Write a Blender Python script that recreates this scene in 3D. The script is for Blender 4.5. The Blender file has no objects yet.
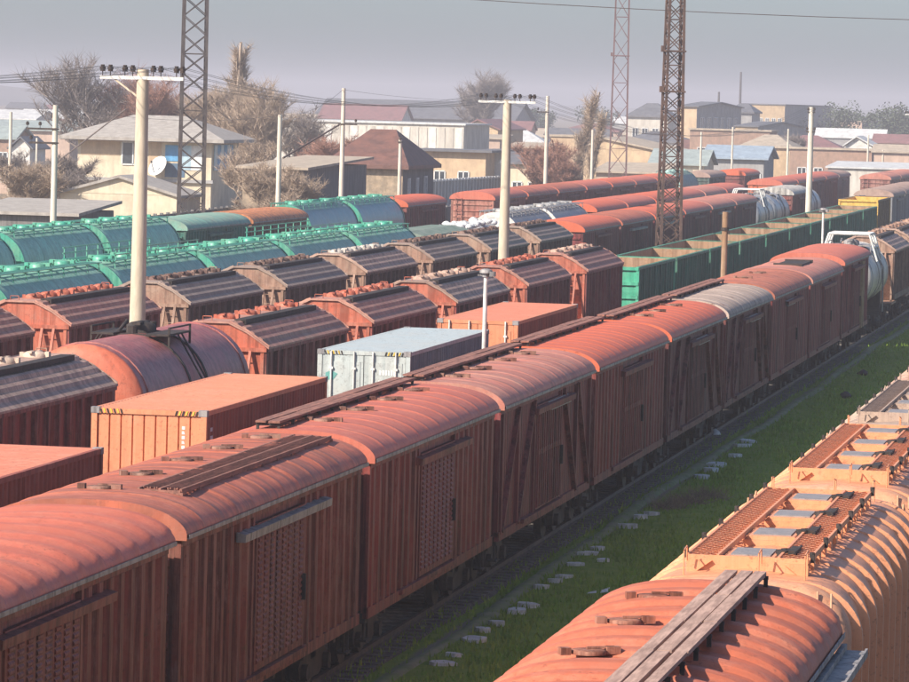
import bpy, math, random
from mathutils import Matrix, Vector
random.seed(7)
R = math.radians
scene = bpy.context.scene
col = scene.collection

# ------------------------------------------------------------------ camera
PW, PH, FPX = 909.0, 682.0, 4263.9
YAW, PITCH, ROLL, CAMH = R(-9.952), R(3.214), R(1.514), 10.616
_cy, _sy, _cp, _sp = math.cos(YAW), math.sin(YAW), math.cos(PITCH), math.sin(PITCH)
FW = Vector((_sy*_cp, _cy*_cp, -_sp)); _r0 = Vector((_cy, -_sy, 0)); _u0 = _r0.cross(FW)
RT = _r0*math.cos(ROLL) + _u0*math.sin(ROLL); UP = -_r0*math.sin(ROLL) + _u0*math.cos(ROLL)
cam = bpy.data.cameras.new('camera'); camo = bpy.data.objects.new('camera', cam); col.objects.link(camo)
cam.sensor_width = 36; cam.lens = FPX/PW*36; cam.clip_start = 1; cam.clip_end = 30000
M4 = Matrix((RT, UP, -FW)).transposed().to_4x4(); M4.translation = (0, 0, CAMH); camo.matrix_world = M4
scene.camera = camo

# ------------------------------------------------------------------ world, sun, exposure
SUN_EL, SUN_AZ = R(36), R(40)          # elevation; azimuth to the left of straight behind the camera's track direction
SUND = Vector((-math.sin(SUN_AZ)*math.cos(SUN_EL), -math.cos(SUN_AZ)*math.cos(SUN_EL), math.sin(SUN_EL)))
w = bpy.data.worlds.new('World'); scene.world = w; w.use_nodes = True
nt = w.node_tree; nt.nodes.clear()
sky = nt.nodes.new('ShaderNodeTexSky'); sky.sky_type = 'NISHITA'; sky.sun_disc = False
sky.sun_elevation = SUN_EL; sky.sun_rotation = math.atan2(SUND.x, SUND.y)
sky.altitude = 300; sky.air_density = 0.9; sky.dust_density = 2.2; sky.ozone_density = 5.0
bg = nt.nodes.new('ShaderNodeBackground'); bg.inputs['Strength'].default_value = 0.10
wo = nt.nodes.new('ShaderNodeOutputWorld')
nt.links.new(sky.outputs[0], bg.inputs[0]); nt.links.new(bg.outputs[0], wo.inputs[0])
sl = bpy.data.lights.new('sun', 'SUN'); sl.energy = 4.9; sl.angle = R(0.6); sl.color = (1.0, 0.90, 0.78)
so = bpy.data.objects.new('sun', sl); col.objects.link(so); so.rotation_euler = SUND.to_track_quat('Z', 'Y').to_euler()
vs = scene.view_settings; vs.view_transform = 'Standard'; vs.look = 'None'; vs.gamma = 1; vs.exposure = 0.70
vs.use_curve_mapping = False

# ------------------------------------------------------------------ pixel -> place
def ray(px, py): return FW + RT*((px-PW/2)/FPX) - UP*((py-PH/2)/FPX)
def atz(px, py, z):
    d = ray(px, py); t = (z-CAMH)/d.z; return Vector((0, 0, CAMH)) + d*t
def aty(px, py, y):
    d = ray(px, py); t = y/d.y; return Vector((0, 0, CAMH)) + d*t

# ------------------------------------------------------------------ mesh helpers
class MB:
    def __init__(s): s.v = []; s.f = []; s.sm = set()
    def add(s, vs, fs, smooth=False):
        n = len(s.v); s.v += [tuple(q) for q in vs]
        for f in fs:
            if smooth: s.sm.add(len(s.f))
            s.f.append(tuple(i+n for i in f))
        return s
    def box(s, x0, x1, y0, y1, z0, z1):
        return s.add([(x, y, z) for x in (x0, x1) for y in (y0, y1) for z in (z0, z1)],
                     [(0,1,3,2),(4,6,7,5),(0,4,5,1),(2,3,7,6),(0,2,6,4),(1,5,7,3)])
    def prism(s, prof, y0, y1, smooth=False, caps=True, axis='y'):
        n = len(prof)
        if axis == 'y': a = [(x, y0, z) for x, z in prof]; b = [(x, y1, z) for x, z in prof]
        elif axis == 'x': a = [(y0, x, z) for x, z in prof]; b = [(y1, x, z) for x, z in prof]
        else: a = [(x, z, y0) for x, z in prof]; b = [(x, z, y1) for x, z in prof]
        s.add(a+b, [(i, (i+1) % n, (i+1) % n+n, i+n) for i in range(n)], smooth)
        if caps: s.add(a, [tuple(range(n-1, -1, -1))]); s.add(b, [tuple(range(n))])
        return s
    def grid(s, rows, smooth=True, close=False):
        n = len(rows[0]); vs = [p for r in rows for p in r]; fs = []
        for i in range(len(rows)-1):
            for j in range(n-(0 if close else 1)):
                k = (j+1) % n; fs.append((i*n+j, i*n+k, (i+1)*n+k, (i+1)*n+j))
        return s.add(vs, fs, smooth)
    def tube(s, p, q, r, n=6, r2=None, caps=True):
        p = Vector(p); q = Vector(q); d = (q-p)
        if d.length < 1e-6: return s
        d.normalize(); a = d.orthogonal().normalized(); b = d.cross(a); r2 = r if r2 is None else r2
        A = [p+(a*math.cos(t)+b*math.sin(t))*r for t in [2*math.pi*i/n for i in range(n)]]
        B = [q+(a*math.cos(t)+b*math.sin(t))*r2 for t in [2*math.pi*i/n for i in range(n)]]
        s.add(A+B, [(i, (i+1) % n, (i+1) % n+n, i+n) for i in range(n)], n > 4)
        if caps: s.add(A, [tuple(range(n-1, -1, -1))]); s.add(B, [tuple(range(n))])
        return s
    def beam(s, p, q, wd, ht, up=(0, 0, 1)):
        p = Vector(p); q = Vector(q); d = (q-p).normalized(); up = Vector(up)
        if abs(d.dot(up)) > .98: up = Vector((0, 1, 0))
        a = d.cross(up).normalized()*(wd/2); b = a.cross(d).normalized()*(ht/2)
        return s.add([p-a-b, p+a-b, p+a+b, p-a+b, q-a-b, q+a-b, q+a+b, q-a+b],
                     [(0,3,2,1),(4,5,6,7),(0,1,5,4),(1,2,6,5),(2,3,7,6),(3,0,4,7)])
    def path(s, pts, r, n=5):
        for a, b in zip(pts, pts[1:]): s.tube(a, b, r, n, caps=False)
        return s
    def disc(s, c, r, h, n=14, axis='z', dome=0):
        c = Vector(c); rings = []
        for rr, hh in ([(r, 0), (r, h)] + ([(r*.7, h+dome*.7), (r*.3, h+dome)] if dome else [])):
            ring = []
            for i in range(n):
                t = 2*math.pi*i/n; u, v_ = rr*math.cos(t), rr*math.sin(t)
                ring.append(c+Vector({'z': (u, v_, hh), 'x': (hh, u, v_), 'y': (u, hh, v_)}[axis]))
            rings.append(ring)
        s.grid(rings, smooth=bool(dome), close=True); s.add(rings[-1], [tuple(range(n))]); s.add(rings[0], [tuple(range(n-1, -1, -1))]); return s
    def mesh(s, name):
        me = bpy.data.meshes.new(name); me.from_pydata(s.v, [], s.f); me.materials.append(None)
        if s.sm:
            for p in me.polygons:
                if p.index in s.sm: p.use_smooth = True
        me.update(); return me
CACHE = {}
def part(name, key, fn, mat, parent=None, loc=None, rot=None):
    """one mesh object; meshes with the same key are shared, the material sits on the object"""
    if key is None: me = fn().mesh(name)
    else:
        if key not in CACHE: CACHE[key] = fn().mesh(name)
        me = CACHE[key]
    o = bpy.data.objects.new(name, me); col.objects.link(o)
    o.material_slots[0].link = 'OBJECT'; o.material_slots[0].material = mat
    if parent: o.parent = parent
    if loc: o.location = loc
    if rot: o.rotation_euler = rot
    return o
def thing(name, label, cat, loc=(0, 0, 0), rz=0, group=None):
    o = bpy.data.objects.new(name, None); col.objects.link(o); o.location = loc; o.rotation_euler = (0, 0, rz)
    o.empty_display_size = .3; return tag(o, label, cat, group)
def tag(o, label=None, cat=None, group=None, kind=None):
    if label: o['label'] = label
    if cat: o['category'] = cat
    if group: o['group'] = group
    if kind: o['kind'] = kind
    return o

# ------------------------------------------------------------------ materials
def _n(t, ty, **kw):
    n = t.nodes.new(ty)
    for k, v in kw.items():
        if k in ('operation', 'blend_type', 'data_type', 'noise_dimensions', 'feature', 'use_clamp'): setattr(n, k, v)
        else: n.inputs[k].default_value = v
    return n
def _mixc(t, fac, a, b, blend='MIX'):
    m = t.nodes.new('ShaderNodeMix'); m.data_type = 'RGBA'; m.blend_type = blend
    for sock, val in ((m.inputs[0], fac), (m.inputs[6], a), (m.inputs[7], b)):
        if isinstance(val, (int, float)): sock.default_value = val
        elif isinstance(val, tuple): sock.default_value = (*val[:3], 1)
        else: t.links.new(val, sock)
    return m.outputs[2]
def _ramp(t, src, a, b):
    m = t.nodes.new('ShaderNodeMapRange'); m.inputs[1].default_value = a; m.inputs[2].default_value = b
    t.links.new(src, m.inputs[0]); return m.outputs[0]
def _noise(t, vec, scale, detail=4, rough=.6, sc=None):
    if sc:
        mp = t.nodes.new('ShaderNodeMapping'); mp.inputs['Scale'].default_value = sc; t.links.new(vec, mp.inputs[0]); vec = mp.outputs[0]
    n = t.nodes.new('ShaderNodeTexNoise'); n.inputs['Scale'].default_value = scale
    n.inputs['Detail'].default_value = detail; n.inputs['Roughness'].default_value = rough
    t.links.new(vec, n.inputs['Vector']); return n.outputs['Fac']
MATS = {}
def base_mat(name):
    m = bpy.data.materials.new(name); m.use_nodes = True; t = m.node_tree
    return m, t, t.nodes['Principled BSDF']
def coords(t, rnd=True):
    tc = t.nodes.new('ShaderNodeTexCoord'); v = tc.outputs['Object']
    if rnd:
        oi = t.nodes.new('ShaderNodeObjectInfo'); mu = _n(t, 'ShaderNodeMath', operation='MULTIPLY'); mu.inputs[1].default_value = 37.0
        t.links.new(oi.outputs['Random'], mu.inputs[0])
        ad = _n(t, 'ShaderNodeVectorMath', operation='ADD'); t.links.new(v, ad.inputs[0]); t.links.new(mu.outputs[0], ad.inputs[1]); v = ad.outputs[0]
    return v
def bump(t, b, h, strength, dist=.02):
    bn = t.nodes.new('ShaderNodeBump'); bn.inputs['Strength'].default_value = strength; bn.inputs['Distance'].default_value = dist
    t.links.new(h, bn.inputs['Height']); t.links.new(bn.outputs[0], b.inputs['Normal'])
def lerp(a, b, f): return tuple(x+(y-x)*f for x, y in zip(a, b))
RUST = (.105, .045, .024); DUST = (.40, .30, .22)
def paint(name, base, fade=.35, rust=.35, dust=.25, rough=.62, streak=.45, rustcol=RUST, cross=0.0, spec=.35, metal=0.0):
    """weathered wagon paint: faded patches, vertical dirt runs, rust blotches, fine dust"""
    if name in MATS: return MATS[name]
    m, t, b = base_mat(name); v = coords(t)
    big = _noise(t, v, .8, 7, .72); c = _mixc(t, _ramp(t, big, .44, .58), base, lerp(base, DUST, fade))
    st = _noise(t, v, 1.0, 6, .75, (4.5, 4.5, .22)); c = _mixc(t, _ramp(t, st, .45, .60), c, tuple(x*(1-min(.85, streak*1.35)) for x in base))
    sp = _noise(t, v, 11, 6, .8); c = _mixc(t, _ramp(t, sp, .55, .64), c, lerp(base, (.06, .032, .024), .5))
    lt = _noise(t, v, 1.0, 6, .8, (7, 7, .9)); f0 = _n(t, 'ShaderNodeMath', operation='MULTIPLY'); f0.inputs[1].default_value = min(1, streak*1.3); t.links.new(_ramp(t, lt, .55, .64), f0.inputs[0]); c = _mixc(t, f0.outputs[0], c, lerp(base, (.30, .20, .18), .5))
    if cross:
        cr = _noise(t, v, 1.0, 4, .7, (.35, 2.4, .35)); c = _mixc(t, _ramp(t, cr, .45, .60), c, lerp(base, (.09, .055, .045), cross))
    if dust:
        du = _noise(t, v, 2.3, 6, .75); f = _n(t, 'ShaderNodeMath', operation='MULTIPLY'); f.inputs[1].default_value = dust
        t.links.new(_ramp(t, du, .48, .66), f.inputs[0]); c = _mixc(t, f.outputs[0], c, DUST)
    if rust:
        ru = _noise(t, v, 1.7, 8, .78); f = _ramp(t, ru, .70-.26*rust, .76-.24*rust); c = _mixc(t, f, c, rustcol)
    t.links.new(c, b.inputs['Base Color']); fi = _noise(t, v, 9, 5, .7)
    b.inputs['Roughness'].default_value = rough; b.inputs['Specular IOR Level'].default_value = spec; b.inputs['Metallic'].default_value = metal
    ad = _n(t, 'ShaderNodeMath', operation='MULTIPLY_ADD'); ad.inputs[1].default_value = .35; t.links.new(fi, ad.inputs[0]); t.links.new(_noise(t, v, 1.6, 3, .5), ad.inputs[2])
    bump(t, b, ad.outputs[0], .5, .035); MATS[name] = m; return m
def plain(name, c1, c2=None, scale=4, rough=.8, bmp=.3, spec=.3, metal=0, sc=None, detail=5, lo=.38, hi=.62, dist=.02, stain=.35):
    if name in MATS: return MATS[name]
    m, t, b = base_mat(name); v = coords(t)
    n = _noise(t, v, scale, detail, .65, sc); c = _mixc(t, _ramp(t, n, lo, hi), c1, c2 or tuple(x*.7 for x in c1))
    if stain:
        s1 = _noise(t, v, 1.0, 6, .75, (1.6, 1.6, .35)); f = _n(t, 'ShaderNodeMath', operation='MULTIPLY'); f.inputs[1].default_value = stain; t.links.new(_ramp(t, s1, .47, .62), f.inputs[0]); c = _mixc(t, f.outputs[0], c, tuple(x*.42 for x in c1))
    t.links.new(c, b.inputs['Base Color']); b.inputs['Roughness'].default_value = rough; b.inputs['Specular IOR Level'].default_value = spec
    b.inputs['Metallic'].default_value = metal
    if bmp: bump(t, b, n, bmp, dist)
    MATS[name] = m; return m
# ------------------------------------------------------------------ palette
HATCHM = paint('rusty roof hatch', (.24, .10, .07), .3, .5, .2, .8)
STEEL = plain('dark running gear', (.035, .030, .028), (.075, .055, .045), 3, .75)
WHEEL = plain('wheel steel', (.05, .042, .038), (.10, .07, .05), 5, .6, metal=.4)
DARK = plain('near black fittings', (.03, .026, .024), (.06, .045, .04), 6, .8)
GREYM = paint('grey galvanised strip', (.30, .29, .29), .2, .25, .1, .55)
WOODG = plain('weathered walkway board', (.50, .33, .26), (.30, .19, .15), 3, .85, sc=(6, .5, 6))
BROWNW = plain('rusty walkway board', (.33, .15, .11), (.17, .085, .065), 3, .85, sc=(6, .5, 6))
SIDE_A = paint('oxblood side', (.235, .037, .032), .10, .30, .05, .6, .5)
SIDE_B = paint('rusty brown side', (.22, .046, .030), .18, .5, .08, .68, .5, rustcol=(.15, .062, .025))
SIDE_C = paint('maroon side', (.215, .035, .036), .10, .25, .06, .6, .45)
SIDE_D = paint('brown maroon side', (.18, .038, .036), .16, .4, .08, .66, .5)
SIDE_E = paint('chestnut side', (.23, .042, .032), .12, .3, .08, .62, .45)
ROOF_R = paint('salmon red roof', (.55, .145, .09), .16, .08, .10, .6, .1, cross=.22)
ROOF_O = paint('bright orange red roof', (.60, .13, .06), .10, .05, .06, .58, .05, cross=.16)
ROOF_P = paint('faded pink roof', (.55, .20, .145), .32, .22, .3, .65, .1, cross=.4)
ROOF_S = paint('sooty red roof', (.52, .14, .075), .16, .22, .08, .62, .15, cross=.55)
ROOF_W = paint('bleached peeling roof', (.52, .40, .33), .6, .52, .55, .75, .1, rustcol=(.16, .075, .05), cross=.5)
ROOF_K = paint('rust patched red roof', (.50, .15, .085), .2, .50, .1, .66, .1, rustcol=(.11, .045, .035), cross=.5)
ROOF_G = paint('grey brown roof', (.40, .27, .22), .4, .35, .3, .7, .1, cross=.5)
ROOF_T = paint('pale green roof', (.20, .40, .32), .5, .35, .3, .65, .1, cross=.3)
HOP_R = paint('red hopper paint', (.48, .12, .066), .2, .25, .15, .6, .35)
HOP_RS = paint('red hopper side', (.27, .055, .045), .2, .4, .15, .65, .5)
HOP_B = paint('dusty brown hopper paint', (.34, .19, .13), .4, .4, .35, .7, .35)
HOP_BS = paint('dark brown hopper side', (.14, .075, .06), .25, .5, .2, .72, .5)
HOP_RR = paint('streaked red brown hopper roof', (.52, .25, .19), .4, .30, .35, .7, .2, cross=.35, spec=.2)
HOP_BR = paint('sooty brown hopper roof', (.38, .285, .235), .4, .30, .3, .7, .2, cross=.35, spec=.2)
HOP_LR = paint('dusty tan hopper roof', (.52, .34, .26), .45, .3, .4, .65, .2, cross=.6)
TEAL = paint('teal hopper paint', (.055, .36, .25), .2, .10, .15, .42, .25, spec=.5)
TEALS = paint('teal hopper shell', (.32, .62, .48), .2, .10, .12, .5, .25, spec=.3)
TEALB = paint('grey green lower band', (.22, .25, .24), .3, .25, .2, .6, .4)
ORG = paint('pale orange hopper paint', (.72, .295, .14), .18, .04, .10, .5, .10, rustcol=(.22, .08, .04))
ORGS = paint('dusty orange hopper end', (.66, .31, .17), .35, .10, .25, .6, .15)
GREENG = paint('dark green gondola paint', (.035, .21, .135), .15, .28, .12, .6, .4, rustcol=(.12, .075, .04))
GREENL = paint('light green gondola end', (.06, .42, .26), .1, .1, .05, .6, .2)
RUSTIN = paint('rusty gondola inside', (.36, .215, .12), .4, .35, .35, .85, .3, rustcol=(.22, .10, .055))
YELLOW = paint('yellow inside', (.75, .45, .09), .2, .1, .1, .7, .2)
TANKR = paint('oily red tank shell', (.40, .11, .10), .22, .25, .15, .5, .3, rustcol=(.075, .035, .035), spec=.4)
TANKE = paint('red tank end', (.55, .14, .075), .15, .08, .06, .55, .1)
SILVER = paint('silver tank shell', (.42, .44, .46), .2, .15, .15, .38, .35, metal=.35)
WHITEP = plain('chalky white paint', (.75, .74, .70), (.55, .53, .48), 5, .6)
CON_O = paint('orange container paint', (.68, .245, .12), .12, .05, .06, .55, .10)
CON_OT = paint('orange container top', (.60, .225, .125), .22, .08, .12, .58, .05, cross=.15)
CON_R = paint('red brown container paint and shaded side', (.34, .085, .05), .12, .15, .08, .6, .3)  # red brown paint, and the shaded sides of orange containers put into colour
CON_RT = paint('salmon container top', (.56, .19, .115), .25, .08, .12, .6, .05, cross=.15)
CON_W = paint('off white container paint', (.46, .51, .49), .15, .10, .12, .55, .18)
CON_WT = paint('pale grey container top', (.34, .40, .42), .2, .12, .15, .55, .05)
CON_WS = paint('white container side in painted shade', (.16, .25, .28), .15, .15, .08, .6, .25)  # side of the white container, its shade put into a slate grey
HAZY = plain('hazard yellow', (.70, .48, .06), (.55, .36, .05), 8, .6, 0)
ROWGREY = paint('dusty grey hopper paint', (.36, .32, .28), .35, .35, .35, .7, .3)
ORGBOX = paint('orange boxcar end', (.58, .17, .085), .15, .12, .08, .6, .2)
TARP = plain('dark green tarpaulin', (.13, .19, .15), (.22, .26, .22), 2.5, .8, .5)
SACK = plain('white sacks', (.78, .78, .76), (.5, .5, .49), 6, .8, .8, dist=.1)
STONEW = plain('crushed white stone', (.72, .72, .70), (.36, .36, .35), 7, .9, 1, dist=.15)

# ------------------------------------------------------------------ running gear
def bogie_mb(wheels=True):
    m = MB()
    for s in (-1, 1):
        x = s*1.02
        m.prism([(-1.25, .58), (-1.05, .72), (-.45, .80), (.45, .80), (1.05, .72), (1.25, .58), (1.15, .36), (.75, .36), (.55, .28), (-.55, .28), (-.75, .36), (-1.15, .36)], x-.08, x+.08, axis='x')
        for k in (-.18, 0, .18): m.disc((x, k, .33), .075, .30, 8)
        for k in (-.925, .925): m.disc((x+s*.06, k, .475), .15, s*.13, 10, 'x')
    m.box(-1.1, 1.1, -.22, .22, .62, .84)
    if wheels:
        for y in (-.925, .925): wheelset(m, y)
    return m
def wheelset(m, y):
    m.tube((-.9, y, .475), (.9, y, .475), .08, 8)
    for s in (-1, 1): wheel_geo(m, s, y)
def wheel_geo(m, s, y):
    m.disc((s*.70, y, .475), .475, s*.13, 20, 'x'); m.disc((s*.665, y, .475), .505, s*.035, 20, 'x'); m.disc((s*.83, y, .475), .17, s*.05, 12, 'x')
def wheel_one(s, y):
    m = MB(); wheel_geo(m, s, y); m.tube((0, y, .475), (s*.75, y, .475), .08, 8); return m
def running(root, half, full):
    for yb in (-half, half):
        if full:
            b = part('bogie', 'bogie0', lambda: bogie_mb(False), STEEL, root, (0, yb, 0))
            for s in (-1, 1):
                for y in (-.925, .925): part('wheel', ('wh', s, y), lambda: wheel_one(s, y), WHEEL, b)
        else: part('bogie', 'bogie1', bogie_mb, STEEL, root, (0, yb, 0))
def frame_mb(hl, hw, z):
    m = MB(); m.box(-.28, .28, -hl-.1, hl+.1, z-.36, z-.02)
    for y in [-hl+.12, -hl*.72, -hl*.35, 0, hl*.35, hl*.72, hl-.12]: m.box(-hw+.03, hw-.03, y-.09, y+.09, z-.26, z-.03)
    m.tube((-.75, -1.0, z-.55), (-.75, .9, z-.55), .2, 10); m.tube((.62, .7, z-.5), (.62, 1.9, z-.5), .16, 10)
    for s in (-1, 1):
        m.beam((s*.5, -hl*.6, z-.45), (s*.5, hl*.6, z-.45), .05, .05)
        for y in (-hl+.5, hl-.5):
            m.box(s*(hw-.12)-.02, s*(hw-.12)+.02, y-.2, y-.16, z-.62, z); m.box(s*(hw-.12)-.02, s*(hw-.12)+.02, y+.16, y+.2, z-.62, z); m.box(s*(hw-.16)-.1, s*(hw-.16)+.1, y-.2, y+.2, z-.64, z-.6)
    return m
def coupler_mb(hl, s):
    m = MB(); y = s*hl
    m.box(-.13, .13, min(y, y+s*.28), max(y, y+s*.28), .92, 1.2); m.box(-.2, .16, min(y+s*.28, y+s*.44), max(y+s*.28, y+s*.44), .88, 1.24)
    m.tube((.4, y, 1.0), (.32, y+s*.3, .5), .03, 6); return m
def gear(root, hl, hw, z=1.18, full=False, half=None):
    part('underframe', ('uf', hl, hw, z), lambda: frame_mb(hl, hw, z), STEEL, root)
    for s in (-1, 1): part('coupler', ('cp', hl, s), lambda: coupler_mb(hl, s), DARK, root)
    running(root, half or hl-2.0, full)

# ------------------------------------------------------------------ boxcar
RW = 1.60
def roofz(x, rise, w=RW): return rise*max(0.0, 1-abs(x/w)**2.8)**.60
def roof_mb(hl, eave, rise, style, seed=0):
    rnd = random.Random(seed); m = MB(); n = 26
    xs = [-RW*math.cos(math.pi*i/n) for i in range(n+1)]
    st = []; y = -hl-.06; end = hl+.06
    if style == 'rib':
        k = int((end-y)/1.0); p = (end-y)/k; hh = .085 if eave > 4.05 else .06
        for i in range(k): st += [(y+i*p, 0), (y+i*p+p*.40, .004), (y+i*p+p*.58, .012), (y+i*p+p*.68, hh*.8), (y+i*p+p*.76, hh), (y+i*p+p*.90, hh), (y+i*p+p*.93, 0)]
        st.append((end, 0))
    elif style == 'flat':
        st = [(y, 0), (end, 0)]
    else:
        k = 12; p = (end-y)/k; st.append((y, 0))
        for i in range(1, k): st += [(y+i*p-.3, 0), (y+i*p-.045, 0), (y+i*p-.03, .009), (y+i*p+.03, .009), (y+i*p+.045, 0), (y+i*p+.3, 0)]
        st.append((end, 0))
    dent = [(rnd.uniform(-1.2, 1.2), rnd.uniform(-hl, hl), rnd.uniform(.25, .6), rnd.uniform(-.035, .02)) for _ in range(22)]
    rows = []
    for (yy, d) in st:
        row = []
        for x in xs:
            z = eave+roofz(x, rise)+d*(1 if abs(x) < RW*.985 else .2)
            for (dx, dy, r_, a) in dent:
                q = ((x-dx)**2+(yy-dy)**2)/r_**2
                if q < 4: z += a*math.exp(-q)
            row.append((x, yy, z))
        rows.append(row)
    a = 0                                                # break the smoothing at every sharp step
    for i in range(len(rows)):
        if i == len(rows)-1 or (i and style == 'rib' and abs(st[i][1]-st[i-1][1]) > .04): 
            if style == 'rib' and i < len(rows)-1:
                m.grid(rows[a:i], smooth=True) if i-a > 1 else None
                m.grid(rows[i-1:i+1], smooth=True); a = i
            else: m.grid(rows[a:], smooth=True)
    for i, s in ((0, -1), (-1, 1)):                      # end fascias and a thin lip under the eaves
        r_ = rows[i]; low = [(x, y_, eave-.10) for x, y_, z in r_]
        m.grid([r_, low] if s < 0 else [low, r_], smooth=False)
        ins = [(x*.96, y_-s*.05, eave-.10) for x, y_, z in r_]; m.grid([low, ins] if s < 0 else [ins, low], smooth=False)
    for e in (0, -1):
        m.grid([[r_[e] for r_ in rows], [(r_[e][0], r_[e][1], eave-.07) for r_ in rows]], smooth=False)
    return m
def box_body(hl, hw, z0, eave, style):
    m = MB(); wx = hw-.06
    m.box(-wx, wx, -hl+.03, hl-.03, z0, eave-.02)
    for s in (-1, 1):
        for y in (-hl+.07, hl-.07): m.box(*sorted((s*(wx-.05), s*hw)), y-.07, y+.07, z0-.04, eave-.03)
        m.box(*sorted((s*(wx-.02), s*(hw+.03))), -hl, hl, z0-.14, z0+.06)
        m.box(*sorted((s*(wx-.02), s*(hw+.015))), -hl+.01, hl-.01, eave-.20, eave-.045)
        dw = 1.95; pit = {'rib': .60, 'truss': .25, 'wide': .8}[style]
        y = -hl+.35
        while y < hl-.25:
            if abs(y) > dw+.12:
                if style == 'rib': prof = [(y-.19, s*wx), (y-.10, s*(hw+.025)), (y+.10, s*(hw+.025)), (y+.19, s*wx)]
                elif style == 'wide': prof = [(y-.12, s*wx), (y-.06, s*(hw+.01)), (y+.06, s*(hw+.01)), (y+.12, s*wx)]
                else: prof = [(y-.10, s*wx), (y-.095, s*(wx+.022)), (y+.095, s*(wx+.022)), (y+.10, s*wx)]
                pp = [(b, a) for a, b in prof]
                if s > 0: pp = pp[::-1]
                m.prism(pp, z0+.06, eave-.20, axis='z')
            y += pit
        for y in (-dw-.06, dw+.06): m.box(*sorted((s*(wx-.02), s*(hw+.02))), y-.06, y+.06, z0+.06, eave-.2)
    for s in (-1, 1):
        for z in [z0+.3+.42*i for i in range(6)]:
            if z < eave-.25: m.prism([(s*(hl-.03), z-.08), (s*(hl+.03), z-.04), (s*(hl+.03), z+.04), (s*(hl-.03), z+.08)], -wx+.12, wx-.12, axis='x')
    return m
def door_mb(hw, z0, eave, style, s):
    m = MB(); a, b = sorted((s*(hw-.03), s*(hw+.035))); m.box(a, b, -1.86, 1.86, z0+.1, eave-.32)
    if style == 'waffle':
        for i in range(8):
            y = -1.6+i*.457
            for k in range(23):
                z = z0+.2+k*.10
                if z < eave-.5:
                    pf = [(s*(hw+.03), z), (s*(hw+.062), z+.03), (s*(hw+.058), z+.065), (s*(hw+.03), z+.095)]
                    m.prism(pf if s < 0 else pf[::-1], y-.135, y+.135)
    else:
        for i in range(12):
            y = -1.7+i*.31; m.box(*sorted((s*(hw+.03), s*(hw+.07))), y-.05, y+.05, z0+.15, eave-.4)
        m.box(*sorted((s*(hw+.03), s*(hw+.055))), -1.8, 1.8, (z0+eave)/2-.06, (z0+eave)/2+.06)
    return m
def hatch_mb(kind=0):
    m = MB(); m.disc((0, 0, -.045), .20, .04, 16, dome=.012)
    m.box(-.34, -.22, -.06, .06, -.05, .03); m.box(.2, .36, -.05, .05, -.05, .035); m.box(-.02, .3, -.02, .02, .01, .035); return m
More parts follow.
